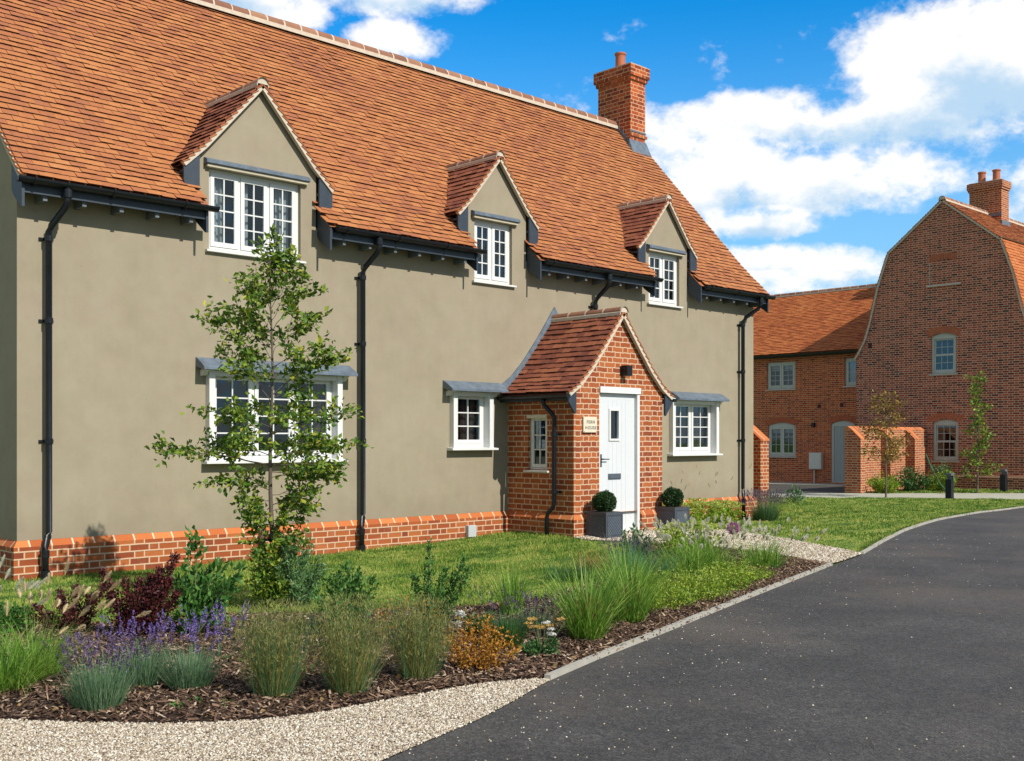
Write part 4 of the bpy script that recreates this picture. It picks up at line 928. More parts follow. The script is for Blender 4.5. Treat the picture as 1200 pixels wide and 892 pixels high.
# ================================================================== FAR BRICK HOUSE
XG, XW = 36.2, 37.2
far = thing('brick_house', (XG, 5.05, -.2), 'large brown brick house with tall gambrel gable and lower orange tiled wing', 'house')
FG = Fr((XG, 0, 0), (0, -1, 0), (-1, 0, 0))       # a = -y
GC = 5.05; gp_ = [(3.20, 4.32), (2.98, 4.56), (2.62, 5.30), (2.34, 6.75), (1.93, 7.98), (1.5, 8.28), (0, 9.50)]
gp_ = [(3.23, 4.32), (3.10, 4.50), (2.85, 4.95), (2.66, 5.55), (2.36, 6.78), (1.96, 7.93), (0, 9.50)]
def gtop(a):
    t = abs(-a-GC)
    for (p0, z0), (p1, z1) in zip(gp_, gp_[1:]):
        if t >= p1: return z0+(z1-z0)*(p0-t)/(p0-p1)
    return 9.5
# y -> a=-y ; windows listed as (yhi,ylo,z0,z1,rise)
GW = [(5.46, 4.60, 3.66, 4.92, .10), (5.40, 4.52, .74, 2.02, .10)]
mb = MB(); FG.wall(mb, -GC-3.18, -GC+3.18, .22, lambda a: gtop(a)-.04, [(-h, -l, z0, arch(-h, -l, z1, r)) for h, l, z0, z1, r in GW], depth=.1, step=.12)
FG.wall(mb, -GC-3.18, -GC+3.18, -.6, .215, d=.04)
FGs = Fr((XG, GC-3.18, 0), (1, 0, 0), (0, -1, 0)); FGs.wall(mb, 0, 14, -.6, 4.4)
FGn = Fr((XG, GC+3.18, 0), (1, 0, 0), (0, 1, 0)); FGn.wall(mb, 0, 14, -.6, 4.4)
mb.build('wall', BR2, far)
mb = MB(); FG.box(mb, -GC-3.18, -GC+3.18, .0, .07, .205, .265); mb.build('plinth_course', plain('plinth_brick_top', (.82, .46, .31), .85, .2), far)
for (h, l, z0, z1, r) in GW:
    w = window(FG, far, -h+.0, -l, z0, z1, 1, 3, 4, d=-.06, matf=GREYW, fw=.085, sw=.045, rise=r, sliding=True, sill=.05, silld=.04)
    w.name = 'sash_window'
    mb = MB(); K = 15; a0, a1 = -h-.10, -l+.10; at = arch(-h, -l, z1, r)
    for i in range(K):
        p = a0+(a1-a0)*i/K; q = a0+(a1-a0)*(i+.86)/K; pm = max(-h, min(-l, (p+q)/2)); zz = at(pm)+.01; cx = (-h-l)/2; k = (p-cx)*.22; k2 = (q-cx)*.22
        mb.hexa([FG.P(p, -.02, zz), FG.P(q, -.02, zz), FG.P(q, .008, zz), FG.P(p, .008, zz), FG.P(p+k, -.02, zz+.22), FG.P(q+k2, -.02, zz+.22), FG.P(q+k2, .008, zz+.22), FG.P(p+k, .008, zz+.22)], 0)
    mb.build('brick_arch', plain('arch_brick', (.40, .115, .05), .85, .3, 18), w)
# blind window
mb = MB(); FG.box(mb, -5.60, -4.42, .002, .06, 6.60, 6.66); FG.box(mb, -5.51, -5.49, .002, .012, 6.66, 7.42); bw_ = mb.build('blind_window_sill', plain('grey_stone', (.48, .42, .35), .85), far)
mb = MB()
for i in range(15): p = -5.52+.94*i/15; FG.box(mb, p, p+.052, .001, .012, 7.44+.05*(1-((i-7)/7)**2), 7.66+.05*(1-((i-7)/7)**2))
mb.build('blind_arch', plain('arch_brick_b', (.40, .115, .05), .85, .3, 18), far)
# gambrel roof
allm = MB()
for sg in (1, -1):
    prof = [(-p, z) for p, z in gp_]
    M = (lambda p, t, z, sg=sg: Vector((t, GC+sg*p*(1), z)))     # sg=1 : south side (y below centre)
    m1, _ = tiles(prof, XG-.05, XG+14, M, None, gauge=.11, tw=.25)
    b = len(allm.v); allm.v += m1.v; allm.f += [tuple(i+b for i in f) for f in m1.f]; allm.m += m1.m; allm.r += m1.r
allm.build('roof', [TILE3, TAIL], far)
for sg in (1, -1):
    prof = [(-p, z) for p, z in gp_]; M = (lambda p, t, z, sg=sg: Vector((t, GC+sg*p, z)))
    verge(prof, M, XG-.06, far, -1, th=.06, gauge=.12)
mb = MB(); mb.prism([(XG, GC-1.96, 7.955), (XG, GC-1.90, 8.02), (XG, GC-2.02, 7.99)], (14, 0, 0)); mb.build('roof_break_trim', CREAM, far)
ridge((XG-.05, GC, 9.50), (XG+14, GC, 9.50), .12, far, .35)
chimney(far, 39.55, 40.2, 4.48, 5.62, 8.6, 10.62, BR1, [(39.87, 4.78), (39.87, 5.3)], .14, .42)
mb = MB(); mb.box(39.52, 40.23, 4.44, 4.478, 9.02, 9.2); mb.box(39.512, 39.548, 4.46, 5.1, 9.36, 9.46); mb.build('chimney_flashing', LEAD, far)
# wing
FWg = Fr((XW, 0, 0), (0, -1, 0), (-1, 0, 0))
WY1 = 20.; mb = MB()
WW = [(12.56, 11.31, 3.40, 4.44, 0), (9.23, 8.35, 3.42, 4.44, 0), (12.52, 11.30, .80, 1.98, .12)]
hol = [(-h, -l, z0, arch(-h, -l, z1, r) if r else z1) for h, l, z0, z1, r in WW]+[(-9.79, -8.85, -.15, arch(-9.79, -8.85, 2.02, .12))]
FWg.wall(mb, -WY1, -8.2, -.6, 4.70, hol, depth=.1)
mb.build('wall', BR3, far)
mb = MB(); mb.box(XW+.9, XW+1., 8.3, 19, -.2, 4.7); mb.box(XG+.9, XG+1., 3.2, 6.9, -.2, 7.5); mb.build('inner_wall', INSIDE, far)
for i, (h, l, z0, z1, r) in enumerate(WW):
    lt = 1 if i == 1 else 2
    cur = [(-h+.1, -l-.1, CURT, z1-.28, z1-.04)] if i != 1 else [(-h+.1, -l-.1, CURT, z0+.1, z1-.1)]
    window(FWg, far, -h, -l, z0, z1, lt, 2, (4, 4, 3)[i], d=-.05, matf=GREYW, fw=.07, sw=.06, rise=r, sill=.05, silld=.05, curtains=cur)
def brick_arch(a0, a1, z, r, par, K=18):
    mb = MB(); at = arch(a0, a1, z, r); cx = (a0+a1)/2
    for i in range(K):
        p = a0-.08+(a1-a0+.16)*i/K; q = p+(a1-a0+.16)*.84/K; pm = max(a0, min(a1, (p+q)/2)); zz = at(pm)+.008
        mb.hexa([FWg.P(p, -.02, zz), FWg.P(q, -.02, zz), FWg.P(q, .008, zz), FWg.P(p, .008, zz), FWg.P(p+(p-cx)*.15, -.02, zz+.21), FWg.P(q+(q-cx)*.15, -.02, zz+.21), FWg.P(q+(q-cx)*.15, .008, zz+.21), FWg.P(p+(p-cx)*.15, .008, zz+.21)])
    mb.build('brick_arch', plain('arch_brick_c', (.36, .09, .035), .85, .3, 18), par)
brick_arch(-12.52, -11.30, 1.98, .12, far); brick_arch(-9.79, -8.85, 2.02, .12, far, 14)
mb = MB(); FWg.wall(mb, -9.79, -8.85, -.15, arch(-9.79, -8.85, 2.02, .12), [(-9.69, -8.95, -.12, 1.93)], d=-.03, depth=.06, step=.08); fd_ = mb.build('door_frame', GREYW, far)
mb = MB(); FWg.box(mb, -9.69, -8.95, -.08, -.05, -.12, 1.93)
for k in range(1, 6): FWg.box(mb, -9.69+.74*k/6-.006, -9.69+.74*k/6+.006, -.05, -.045, -.05, 1.9)
mb.build('door', GDOOR, far)
def MW(p, t, z): return Vector((p, t, z))
wp = [(XW-.28, 4.72), (40.05, 7.40)]
m1, _ = tiles(wp, 8.1, WY1, MW, lambda x, y, z: y > 8.2 or True, gauge=.105, tw=.2)
m1.face([(XW-.27, 8.1, 4.70), (XW-.27, WY1, 4.70), (40.05, WY1, 7.38), (40.05, 8.1, 7.38)], 0, .1); m1.face([(40.05, 5.0, 7.38), (40.05, WY1, 7.38), (43.2, WY1, 4.6), (43.2, 5., 4.6)], 0, .3)
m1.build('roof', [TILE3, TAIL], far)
ridge((40.05, 6.0, 7.40), (40.05, WY1, 7.40), .11, far, .35)
mb = MB(); FWg.box(mb, -WY1, -8.2, .02, .22, 4.60, 4.69); FWg.prism(mb, [(.24, 4.62), (.34, 4.62), (.36, 4.70), (.22, 4.70)], -WY1, -8.25); mb.build('gutter', BLACK, far)
mb = MB()
for yy, zz in ((10.28, 2.70), (9.35, 2.72)): mb = MB(); FWg.box(mb, -yy-.07, -yy+.07, .001, .012, zz-.07, zz+.07); mb.build('air_brick', VENT, far)
mb = MB(); FG.box(mb, -7.75, -7.62, .001, .012, 4.70, 4.83)
mb.build('air_brick', VENT, far)
mb = MB(); FWg.box(mb, -10.56, -10.44, .004, .12, 1.92, 2.08); o = mb.build('porch_light', BLACK, None); tag(o, 'small black wall lantern on the far wing beside the arched window', 'lamp')
B = thing('meter_cabinet', (XW, 10.36, -.2), 'cream meter cabinet with a pipe below on the far brick wing wall', 'meter box')
mb = MB(); FWg.box(mb, -10.62, -10.10, .004, .18, .33, .95); mb.build('cabinet', CREAMBOX, B, bevel=.01); mb = MB(); FWg.box(mb, -10.58, -10.14, .18, .188, .37, .91); mb.build('door', CREAMBOX, B); mb = MB(); mb.tube([FWg.P(-10.45, .08, .33), FWg.P(-10.45, .08, -.3)], .025, 8); mb.build('pipe', CREAMBOX, B)

# ------------------------------------------------------------------ garden walls with buttresses
def garden_wall(name, x0, x1, y, zt, zb, butts, lab, bw=.32, bd=.32, th=.22):
    t = thing(name, (x0, y, zb+.2), lab, 'garden wall')
    FW = Fr((0, y, 0), (1, 0, 0), (0, -1, 0)); mb = MB()
    FW.prism(mb, [(0, zb), (0, zt-.12), (-th, zt-.12), (-th, zb)], x0, x1); mb.build('wall', BR1, t)
    mb = MB(); FW.prism(mb, [(.015, zt-.119), (.015, zt-.09), (-th/2, zt), (-th-.015, zt-.09), (-th-.015, zt-.119)], x0-.012, x1); mb.build('coping', SPLAY, t)
    for bx in butts:
        mb = MB(); FW.prism(mb, [(.002, zb), (bd, zb), (bd, zt-.42), (.002, zt-.13)], bx, bx+bw); b_ = mb.build('buttress', BR1, t)
        mb = MB(); FW.prism(mb, [(.016, zt-.125), (bd+.012, zt-.425), (bd+.012, zt-.39), (.016, zt-.09)], bx-.01, bx+bw+.01); mb.build('tile_capping', SPLAY, b_)
    return t
garden_wall('garden_wall', 31.15, 36.15, 5.62, 1.86, -.5, [31.152, 33.05, 34.7], 'low sunlit brick wall with sloping buttresses joining the far gable')
garden_wall('garden_wall', 17.53, 20.50, 2.02, 1.84, -.4, [20.178], 'short brick wall with one buttress beside the rendered house corner', bd=.38)

# ================================================================== SMALL OBJECTS
def planter(x, y, lab):
    t = thing('planter', (x+.17, y+.175, gz(x, y)), lab, 'planter', 'square planters at the front door'); z = gz(x, y)+.012; w, d, h = .34, .35, .36
    mb = MB(); mb.box(x, x+w, y, y+d, z+.015, z+h-.04); mb.box(x-.008, x+w+.008, y-.008, y+d+.008, z+h-.039, z+h)
    mb.box(x-.006, x+w+.006, y-.006, y+d+.006, z, z+.03)
    for (a, b) in ((x-.005, y-.005), (x+w-.02, y-.005), (x-.005, y+d-.02), (x+w-.02, y+d-.02)): mb.box(a, a+.025, b, b+.025, z+.031, z+h-.041)
    mb.build('box', PLANTER, t)
    mb = MB(); n_ = 6; e = .03
    for fr, W in ((Fr((x, y, z), (1, 0, 0), (0, -1, 0)), w), (Fr((x, y+d, z), (0, -1, 0), (-1, 0, 0)), d)):
        H0, H1 = .05, h-.06; 
        for s in (-1, 1):
            for k in range(-n_, n_*2):
                a0 = e+(W-2*e)*k/n_
                # clip diagonal strip to panel
                L_ = H1-H0; p0 = (a0, H0) if s > 0 else (a0, H1); p1 = (a0+L_, H1) if s > 0 else (a0+L_, H0)
                ta = max(0, (e-p0[0])/L_); tb = min(1, (W-e-p0[0])/L_)
                if tb <= ta: continue
                q0 = (p0[0]+L_*ta, p0[1]+(p1[1]-p0[1])*ta); q1 = (p0[0]+L_*tb, p0[1]+(p1[1]-p0[1])*tb); tt = .0065
                mb.hexa([fr.P(q0[0], 0.001, q0[1]-tt), fr.P(q1[0], .001, q1[1]-tt), fr.P(q1[0], .006+.001*s, q1[1]-tt), fr.P(q0[0], .006+.001*s, q0[1]-tt),
                         fr.P(q0[0], 0.001, q0[1]+tt), fr.P(q1[0], .001, q1[1]+tt), fr.P(q1[0], .006+.001*s, q1[1]+tt), fr.P(q0[0], .006+.001*s, q0[1]+tt)])
    mb.build('lattice_relief', plain('slate_relief', (.09, .11, .14), .45, .2), t)
    mb = MB(); mb.box(x+.02, x+w-.02, y+.02, y+d-.02, z+h, z+h+.004); mb.build('soil', SOIL, t)
    return t
PL1 = (11.33, -1.75); PL2 = (12.93, -1.68)
p1 = planter(*PL1, 'dark grey square planter with diamond relief left of the front door')
def copy_tree(o, parent=None):
    c = o.copy(); col.objects.link(c)
    if parent is not None: c.parent = parent
    for ch_ in list(o.children): copy_tree(ch_, c)
    return c
p2 = copy_tree(p1); p2.location = (PL2[0]+.17, PL2[1]+.175, gz(*PL2)); p2['label'] = 'dark grey square planter with diamond relief right of the front door'
b0 = thing('bollard', (29.9, 1.95, gz(29.9, 1.95)), 'dark square bollard with open head on lawn edge before the sash window', 'bollard', 'square bollards by the road')
mb = MB(); bx, by, bz = b0.location; s = .085
mb.box(bx-s, bx+s, by-s, by+s, bz-.1, bz+.56); mb.build('post', BLACK, b0, bevel=.004)
mb = MB(); mb.box(bx-.045, bx+.045, by-.045, by+.045, bz+.56, bz+.66); mb.build('neck', STEEL, b0)
mb = MB(); mb.box(bx-s, bx+s, by-s, by+s, bz+.66, bz+.73); mb.box(bx+.05, bx+s, by-s, by+s, bz+.561, bz+.659); mb.build('head', plain('bollard_head_grey', (.10, .11, .125), .4), b0, bevel=.003)
b1 = copy_tree(b0); b1.location = (35.0, 2.55, gz(35, 2.55)); b1['label'] = 'dark square bollard at the right picture edge in front of the gable'

# ================================================================== PLANTS
def basis(d):
    d = d/np.maximum(np.linalg.norm(d, axis=1, keepdims=True), 1e-9)
    up = np.where(np.abs(d[:, 2:3]) > .9, np.array([[1., 0, 0]]), np.array([[0, 0, 1.]])); a = np.cross(d, up); a /= np.maximum(np.linalg.norm(a, axis=1, keepdims=True), 1e-9)
    return d, a, np.cross(a, d)
def leaves(P, D, size, asp=.45, fold=.25, roll=True):
    """folded rhombic leaves at P pointing along D"""
    N = len(P); d, a, b = basis(D)
    if roll:
        t = rng.uniform(0, 2*PI, N)[:, None]; a, b = a*np.cos(t)+b*np.sin(t), b*np.cos(t)-a*np.sin(t)
    s = (size*rng.uniform(.65, 1.2, N))[:, None]
    mid = P+d*s*.48; w = s*asp*.5
    V = np.stack([P, mid+a*w+b*w*fold*2, P+d*s-b*s*.1, mid-a*w+b*w*fold*2], 1).reshape(-1, 3)
    i = np.arange(N)[:, None]*4; F = np.concatenate([i+np.array([[0, 1, 2]]), i+np.array([[0, 2, 3]])], 1).reshape(-1, 3)
    return V, F, np.repeat(rng.random(N), 2)
def ribbons(B, az_, L, tilt, droop, width, seg=5):
    """curved tapering blades: base B, azimuth, length, initial tilt from vertical, extra tilt at tip"""
    N = len(B); V = np.zeros((N, (seg+1)*2, 3)); p = B.copy(); ha = np.stack([np.cos(az_), np.sin(az_), np.zeros(N)], 1)
    sd = np.stack([-np.sin(az_), np.cos(az_), np.zeros(N)], 1); rt = rng.uniform(0, 2*PI, N); sd = sd*np.abs(np.cos(rt))[:, None]*.8+ha*.35*np.sin(rt)[:, None]+sd*.2
    for k in range(seg+1):
        w = width*(1-(k/seg)**1.6*.93)*.5; w = (w*np.ones(N))[:, None]
        V[:, 2*k] = p-sd*w; V[:, 2*k+1] = p+sd*w
        th = tilt+droop*((k+.5)/seg)**1.4; st = L/seg; p = p+ha*(np.sin(th)*st)[:, None]; p[:, 2] += np.cos(th)*st
    i = np.arange(N)[:, None, None]*(seg+1)*2; q = np.array([[2*k, 2*k+1, 2*k+3, 2*k+2] for k in range(seg)])[None]
    F = (i+q).reshape(-1, 4); return V.reshape(-1, 3), F, np.repeat(rng.random(N), seg), p
def tri(F): return F if F.shape[1] == 3 else np.concatenate([F[:, [0, 1, 2]], F[:, [0, 2, 3]]])
def part(name, geos, mats, parent, label=None):
    """join several (V,F,rnd,mi) arrays in one mesh"""
    Vs, Fs, Rs, Ms = [], [], [], []; b = 0
    for g_ in geos:
        V, F, r_ = g_[:3]; mi = g_[3] if len(g_) > 3 else 0
        if F.shape[1] == 4: F = np.concatenate([F[:, [0, 1, 2]], F[:, [0, 2, 3]]]); r_ = np.concatenate([r_, r_])
        Vs.append(V); Fs.append(F+b); Rs.append(r_); Ms.append(np.full(len(F), mi)); b += len(V)
    return npobj(name, np.concatenate(Vs), np.concatenate(Fs), np.concatenate(Rs), mats, parent, np.concatenate(Ms), label)
def twig_mesh(paths, name, m, parent):
    mb = MB()
    for pts, r0, r1 in paths:
        k = len(pts); mb.tube([Vector(p) for p in pts], [r0+(r1-r0)*i/(k-1) for i in range(k)], 6, cap=False)
    return mb.build(name, m, parent, smooth=True, fixn=False)
RT = np.array([c_, -s_, 0.]); FW_ = np.array([s_, c_, 0.])
def clump(name, x, y, lab, cat, h, n_, rad, m, tilt=.35, droop=.7, width=.006, group=None, seg=5, dry=0, extra=None, pname='foliage'):
    z = gz(x, y)+.01; t = thing(name, (x, y, z), lab, cat, group)
    a = rng.uniform(0, 2*PI, n_); rr = rad*np.sqrt(rng.random(n_)); B = np.stack([x+np.cos(a)*rr, y+np.sin(a)*rr, np.full(n_, z-.01)], 1)
    a2 = a+rng.normal(0, .85, n_); tl = tilt*(.15+rr/rad*.9)*rng.uniform(.3, 1.35, n_); L_ = h*rng.uniform(.55, 1.1, n_)
    V, F, r_, tip = ribbons(B, a2, L_, tl, droop*(rng.uniform(.2, 1.2, n_)+(rng.random(n_) < .08)*1.2), width*rng.uniform(.6, 1.3, n_), seg)
    part(pname, [(V, F, r_)], [m], t)
    if dry:
        k = dry; a = rng.uniform(0, 2*PI, k); rr = rad*.6*np.sqrt(rng.random(k)); B = np.stack([x+np.cos(a)*rr, y+np.sin(a)*rr, np.full(k, z-.01)], 1)
        V, F, r_, _ = ribbons(B, a, h*.6*rng.uniform(.5, 1, k), tilt*.5*rng.random(k), .3*rng.random(k), width*1.2, seg); part('dry_blades', [(V, F, r_)], [L_DRY], t)
    return t, tip
def heads(t, x, y, n_, h, spread, m, L=.075, r=.017, lean=None, arc=.6, stem=L_GRASS, name='flower_head', hb=.2):
    """fluffy bottlebrush heads on thin arching stems"""
    z = gz(x, y); a = rng.uniform(0, 2*PI, n_) if lean is None else rng.normal(lean, 1.0, n_)
    Ls = h*rng.uniform(.78, 1.12, n_); B = np.stack([x+np.cos(a)*spread*hb, y+np.sin(a)*spread*hb, np.full(n_, z)], 1)
    V, F, r_, tip = ribbons(B, a, Ls, rng.uniform(.05, spread, n_), arc*rng.uniform(.3, 1.3, n_), .0025, 5)
    part('stalk', [(V, F, r_)], [stem], t)
    W = V.reshape(n_, -1, 3); d = W[:, -1]-W[:, -4]; d /= np.linalg.norm(d, axis=1, keepdims=True)
    K = 230; P = np.repeat(tip, K, 0); D = np.repeat(d, K, 0); LL = np.repeat(L*rng.uniform(.7, 1.2, n_), K); s = rng.random(n_*K)
    dn, e1, e2 = basis(D); th = rng.uniform(0, 2*PI, n_*K); rad = (r*np.sin(PI*np.clip(s*.92+.06, 0, 1))**.7*rng.uniform(.75, 1.25, n_*K))[:, None]
    out = e1*np.cos(th)[:, None]+e2*np.sin(th)[:, None]; base = P+dn*(s*LL)[:, None]; dirs = out*rad+dn*.016
    wv = np.cross(dirs, dn); wv /= np.maximum(np.linalg.norm(wv, axis=1, keepdims=True), 1e-9); wv *= .0034
    Vh = np.stack([base-wv, base+wv, base+dirs], 1).reshape(-1, 3); Fh = np.arange(n_*K*3).reshape(-1, 3)
    part(name, [(Vh, Fh, np.repeat(rng.random(n_), K)*.6+rng.random(n_*K)*.4)], [m], t)
def spikes(t, x, y, n_, h, rad, m, sl=.09, leafs=26, size=.011, tilt=.4, name='flower_spike', stemm=L_GREY, z0=0):
    a = rng.uniform(0, 2*PI, n_); rr = rad*np.sqrt(rng.random(n_)); z = gz(x, y)+z0
    B = np.stack([x+np.cos(a)*rr*.5, y+np.sin(a)*rr*.5, np.full(n_, z)], 1); L_ = h*rng.uniform(.75, 1.15, n_)
    V, F, r_, tip = ribbons(B, a, L_, tilt*rr/rad*rng.uniform(.5, 1.3, n_), .12*np.ones(n_), .003, 4); part('stalk', [(V, F, r_)], [stemm], t)
    W = V.reshape(n_, -1, 3); d = W[:, -1]-W[:, -4]; d /= np.linalg.norm(d, axis=1, keepdims=True)
    s = rng.random((n_, leafs)); P = (tip[:, None]-d[:, None]*(s*sl*rng.uniform(.7, 1.2, (n_, 1)))[..., None]).reshape(-1, 3); D = rng.normal(0, 1, P.shape)+np.repeat(d, leafs, 0)*.8
    V, F, r2 = leaves(P, D, size*1.1, .8)
    if n_ <= 34:
        for i in range(n_): part(name, [(V[i*leafs*4:(i+1)*leafs*4], F[:leafs*2], r2[i*leafs*2:(i+1)*leafs*2])], [m], t)
        return
    o = part(name, [(V, F, np.clip(np.repeat(np.repeat(rng.random(n_), leafs), 2)*.6+r2*.4, 0, 1))], [m], t); o['kind'] = 'stuff'
def mound(t, x, y, h, rad, n_, m, size, asp=.4, name='foliage', up=.6, z0=0, elong=None):
    """leaf mass with an uneven dome outline built from shoots"""
    k = max(6, n_//28); a = rng.uniform(0, 2*PI, k); rr = rad*np.sqrt(rng.random(k)); z = gz(x, y)+z0
    ex = np.cos(a)*rr; ey = np.sin(a)*rr
    if elong: ex *= elong[0]; ey *= elong[1]
    Hh = h*(1-.45*(rr/rad)**2)*rng.uniform(.6, 1.15, k)
    idx = rng.integers(0, k, n_); s = rng.random(n_)**.7
    P = np.stack([x+ex[idx]*(.35+.75*s), y+ey[idx]*(.35+.75*s), z+Hh[idx]*s], 1)+rng.normal(0, rad*.055, (n_, 3))*np.array([1, 1, .6]); P[:, 2] = np.maximum(P[:, 2], z+.005)
    D = rng.normal(0, 1, (n_, 3)); D[:, 2] += up; D[:, 0] += np.cos(a)[idx]*.7; D[:, 1] += np.sin(a)[idx]*.7
    V, F, r_ = leaves(P, D, size, asp); return part(name, [(V, F, r_)], [m], t)
def shrub(name, x, y, lab, cat, stems, m, leafs, size, asp=.5, r0=.008, barkm=None, spread=.04, group=None):
    """stems: list of (dx_right, dy_forward, height, bulge) shoots from the base in metres seen from the road"""
    z = gz(x, y); t = thing(name, (x, y, z), lab, cat, group); paths = []; P = []; D = []
    for (dr, df, h, bu) in stems:
        p0 = np.array([x, y, z-.01])+RT*random.uniform(-.02, .02); p2 = np.array([x, y, z+h])+RT*dr+FW_*df; pm = (p0+p2)/2+RT*dr*bu+FW_*df*bu+np.array([0, 0, .0])
        pts = []; 
        for i in range(7):
            s = i/6; q = (1-s)**2*p0+2*s*(1-s)*pm+s*s*p2; pts.append(q)
        paths.append((pts, r0, .0015)); k = int(leafs*math.hypot(h, dr))
        s = rng.uniform(.15, 1.0, k); q = (1-s)[:, None]**2*p0+2*(s*(1-s))[:, None]*pm+(s*s)[:, None]*p2
        dd = p2-p0; dd /= np.linalg.norm(dd); off = rng.normal(0, spread, (k, 3))*(1.1-s*.75)[:, None]; P.append(q+off); D.append(off*12+dd*.9+rng.normal(0, .5, (k, 3)))
    twig_mesh(paths, 'stems', barkm or BARK, t); V, F, r_ = leaves(np.concatenate(P), np.concatenate(D), size, asp); part('foliage', [(V, F, r_)], [m], t); return t

def young_tree(x, y, h, lab, lm, barkm, tiers, leafs, lsize, r0, name='young_tree', spread=.05, lean=.0, az0=0, group=None, thick=1.):
    """slim trunk, side limbs in tiers (height, right extent, forward extent), twigs and leaf clusters"""
    z = gz(x, y); t = thing(name, (x, y, z), lab, 'tree', group); base = np.array([x, y, z-.03])
    tp = [base+np.array([0, 0, 1])*h*i/9+RT*(math.sin(i*1.3)*.012+lean*i/9*h) for i in range(10)]
    twig_mesh([(tp, r0, r0*.15)], 'trunk', barkm, t)
    paths = []; P = []; D = []
    def trunk(hh): k = hh/h*9; i = min(8, int(k)); return tp[i]+(tp[i+1]-tp[i])*(k-i)
    for (hh, dr, df, rise) in tiers:
        p0 = trunk(hh); p2 = p0+RT*dr+FW_*df+np.array([0, 0, rise]); pm = (p0+p2)/2+np.array([0, 0, rise*.3+.02])
        L_ = np.linalg.norm(p2-p0); pts = [(1-s)**2*p0+2*s*(1-s)*pm+s*s*p2+np.random.default_rng(int(hh*977)+i_).normal(0, .008, 3)*(s > 0) for i_, s in enumerate(np.linspace(0, 1, 7))]
        paths.append((pts, max(.003, r0*.32*min(1, L_)), .0015))
        nt_ = max(4, int(L_/.05))
        for j in range(nt_):
            s = .22+.78*(j+random.random())/nt_; s = min(1, s); b_ = (1-s)**2*p0+2*s*(1-s)*pm+s*s*p2
            dv = (p2-p0)/L_; tv = dv*random.uniform(.4, 1)+np.array([random.gauss(0, .8), random.gauss(0, .8), random.gauss(.12, .45)]); tv /= np.linalg.norm(tv); tl = random.uniform(.06, .25)*(1.15-s*.5)*min(1.2, .6+L_)*thick
            e_ = b_+tv*tl; paths.append(([b_, (b_+e_)/2+np.array([0, 0, .006]), e_], .002, .001))
            k = max(3, int(leafs*random.uniform(.6, 1.4))); q = rng.uniform(.05, 1.05, k)[:, None]; P.append(b_+(e_-b_)*q+rng.normal(0, spread*.5, (k, 3))); dd = rng.normal(0, .75, (k, 3))+tv; dd[:, 2] -= .15; D.append(dd)
    twig_mesh(paths, 'branches', barkm, t)
    V, F, r_ = leaves(np.concatenate(P), np.concatenate(D), lsize, .58); part('crown', [(V, F, r_)], [lm], t); return t

# --- young tree before the three light window
tiers = [(.42, .12, .1, .12), (.46, -.16, -.05, .12), (.5, .2, -.1, .1), (.54, -.1, .15, .14), (.58, .25, .05, .08), (.66, -.24, .05, .06), (.72, .12, -.22, .1), (.82, -.26, .1, .0), (.9, .14, .2, .06), (.92, .36, -.1, .02), (1.04, -.3, .15, .04), (.62, -.12, .05, .10), (.70, .22, .0, .06), (.78, -.10, -.2, .10), (.86, .30, .05, .02), (.95, -.28, .1, -.02), (1.0, .42, -.05, .03),
         (1.12, -.45, -.12, .0), (1.15, .48, .12, .03), (1.20, .55, .0, -.06), (1.26, -.98, .05, .12), (1.26, .62, -.1, .0), (1.30, .25, .35, .1), (1.32, .72, .06, .10), (1.34, -.55, .2, .06), (1.4, -.2, -.35, .1), (1.42, .50, .0, .04),
         (1.52, -.40, .08, .12), (1.52, .62, .12, .18), (1.6, .30, -.2, .05), (1.58, -.52, -.05, .14), (1.68, -.18, .3, .1), (1.70, .38, .0, .14),
         (1.80, -.45, .05, .42), (1.84, .28, .15, .10), (1.86, .62, -.05, .34), (1.92, -.30, -.1, .16), (1.96, -.52, .08, .52), (2.0, .26, .2, .12), (2.04, -.22, .1, .20), (2.1, .36, -.1, .14), (2.15, -.25, .15, .3),
         (2.2, .2, .1, .2), (2.25, -.28, -.05, .34), (2.3, .30, .1, .22), (2.35, -.15, -.1, .28), (2.4, .30, -.05, .32), (2.45, -.24, .1, .35), (2.5, .16, .1, .26), (2.55, -.12, .05, .24), (2.6, .24, -.05, .28), (2.65, -.2, -.05, .2),
         (2.7, .14, .05, .2), (2.75, .20, 0, .30), (2.8, -.08, .05, .16), (2.85, .08, .03, .2), (2.92, -.03, 0, .18), (2.95, .06, .02, .25)]
TX, TY = 5.13, -3.355
tiers = [(a_, b_*(1.08 if a_ > 1.9 else 1), c_3*1.15, d_) for a_, b_, c_3, d_ in tiers]
young_tree(TX, TY, 3.05, 'tall young leafy tree in front of the three light ground floor window', L_TREE, BARK, tiers, 16, .058, .024)
# stake and tie
st = thing('tree_stake', (TX-.07, TY+.03, 0), 'brown wooden stake standing beside the young tree trunk', 'stake'); mb = MB(); mb.tube([(TX-.075, TY+.03, -.1), (TX-.075, TY+.03, .68)], .032, 10); mb.build('post', STAKE, st, smooth=False)
mb = MB(); mb.tube([(TX-.11, TY-.01, .585), (TX-.02, TY-.03, .59), (TX+.03, TY+.0, .585), (TX-.0, TY+.04, .58), (TX-.09, TY+.07, .585)], .012, 6); mb.build('tie', BLACK, st)
t = thing('willow_shrub', (TX+.1, TY-.12, 0), 'bright narrow leaved shrub around the foot of the young tree', 'shrub')
mound(t, TX+.12, TY-.18, .66, .24, 1700, L_WILLOW, .060, .26, up=.8); mound(t, TX-.1, TY-.12, .66, .16, 1000, L_TREE, .055, .55, 'lower_leaves', up=.4)

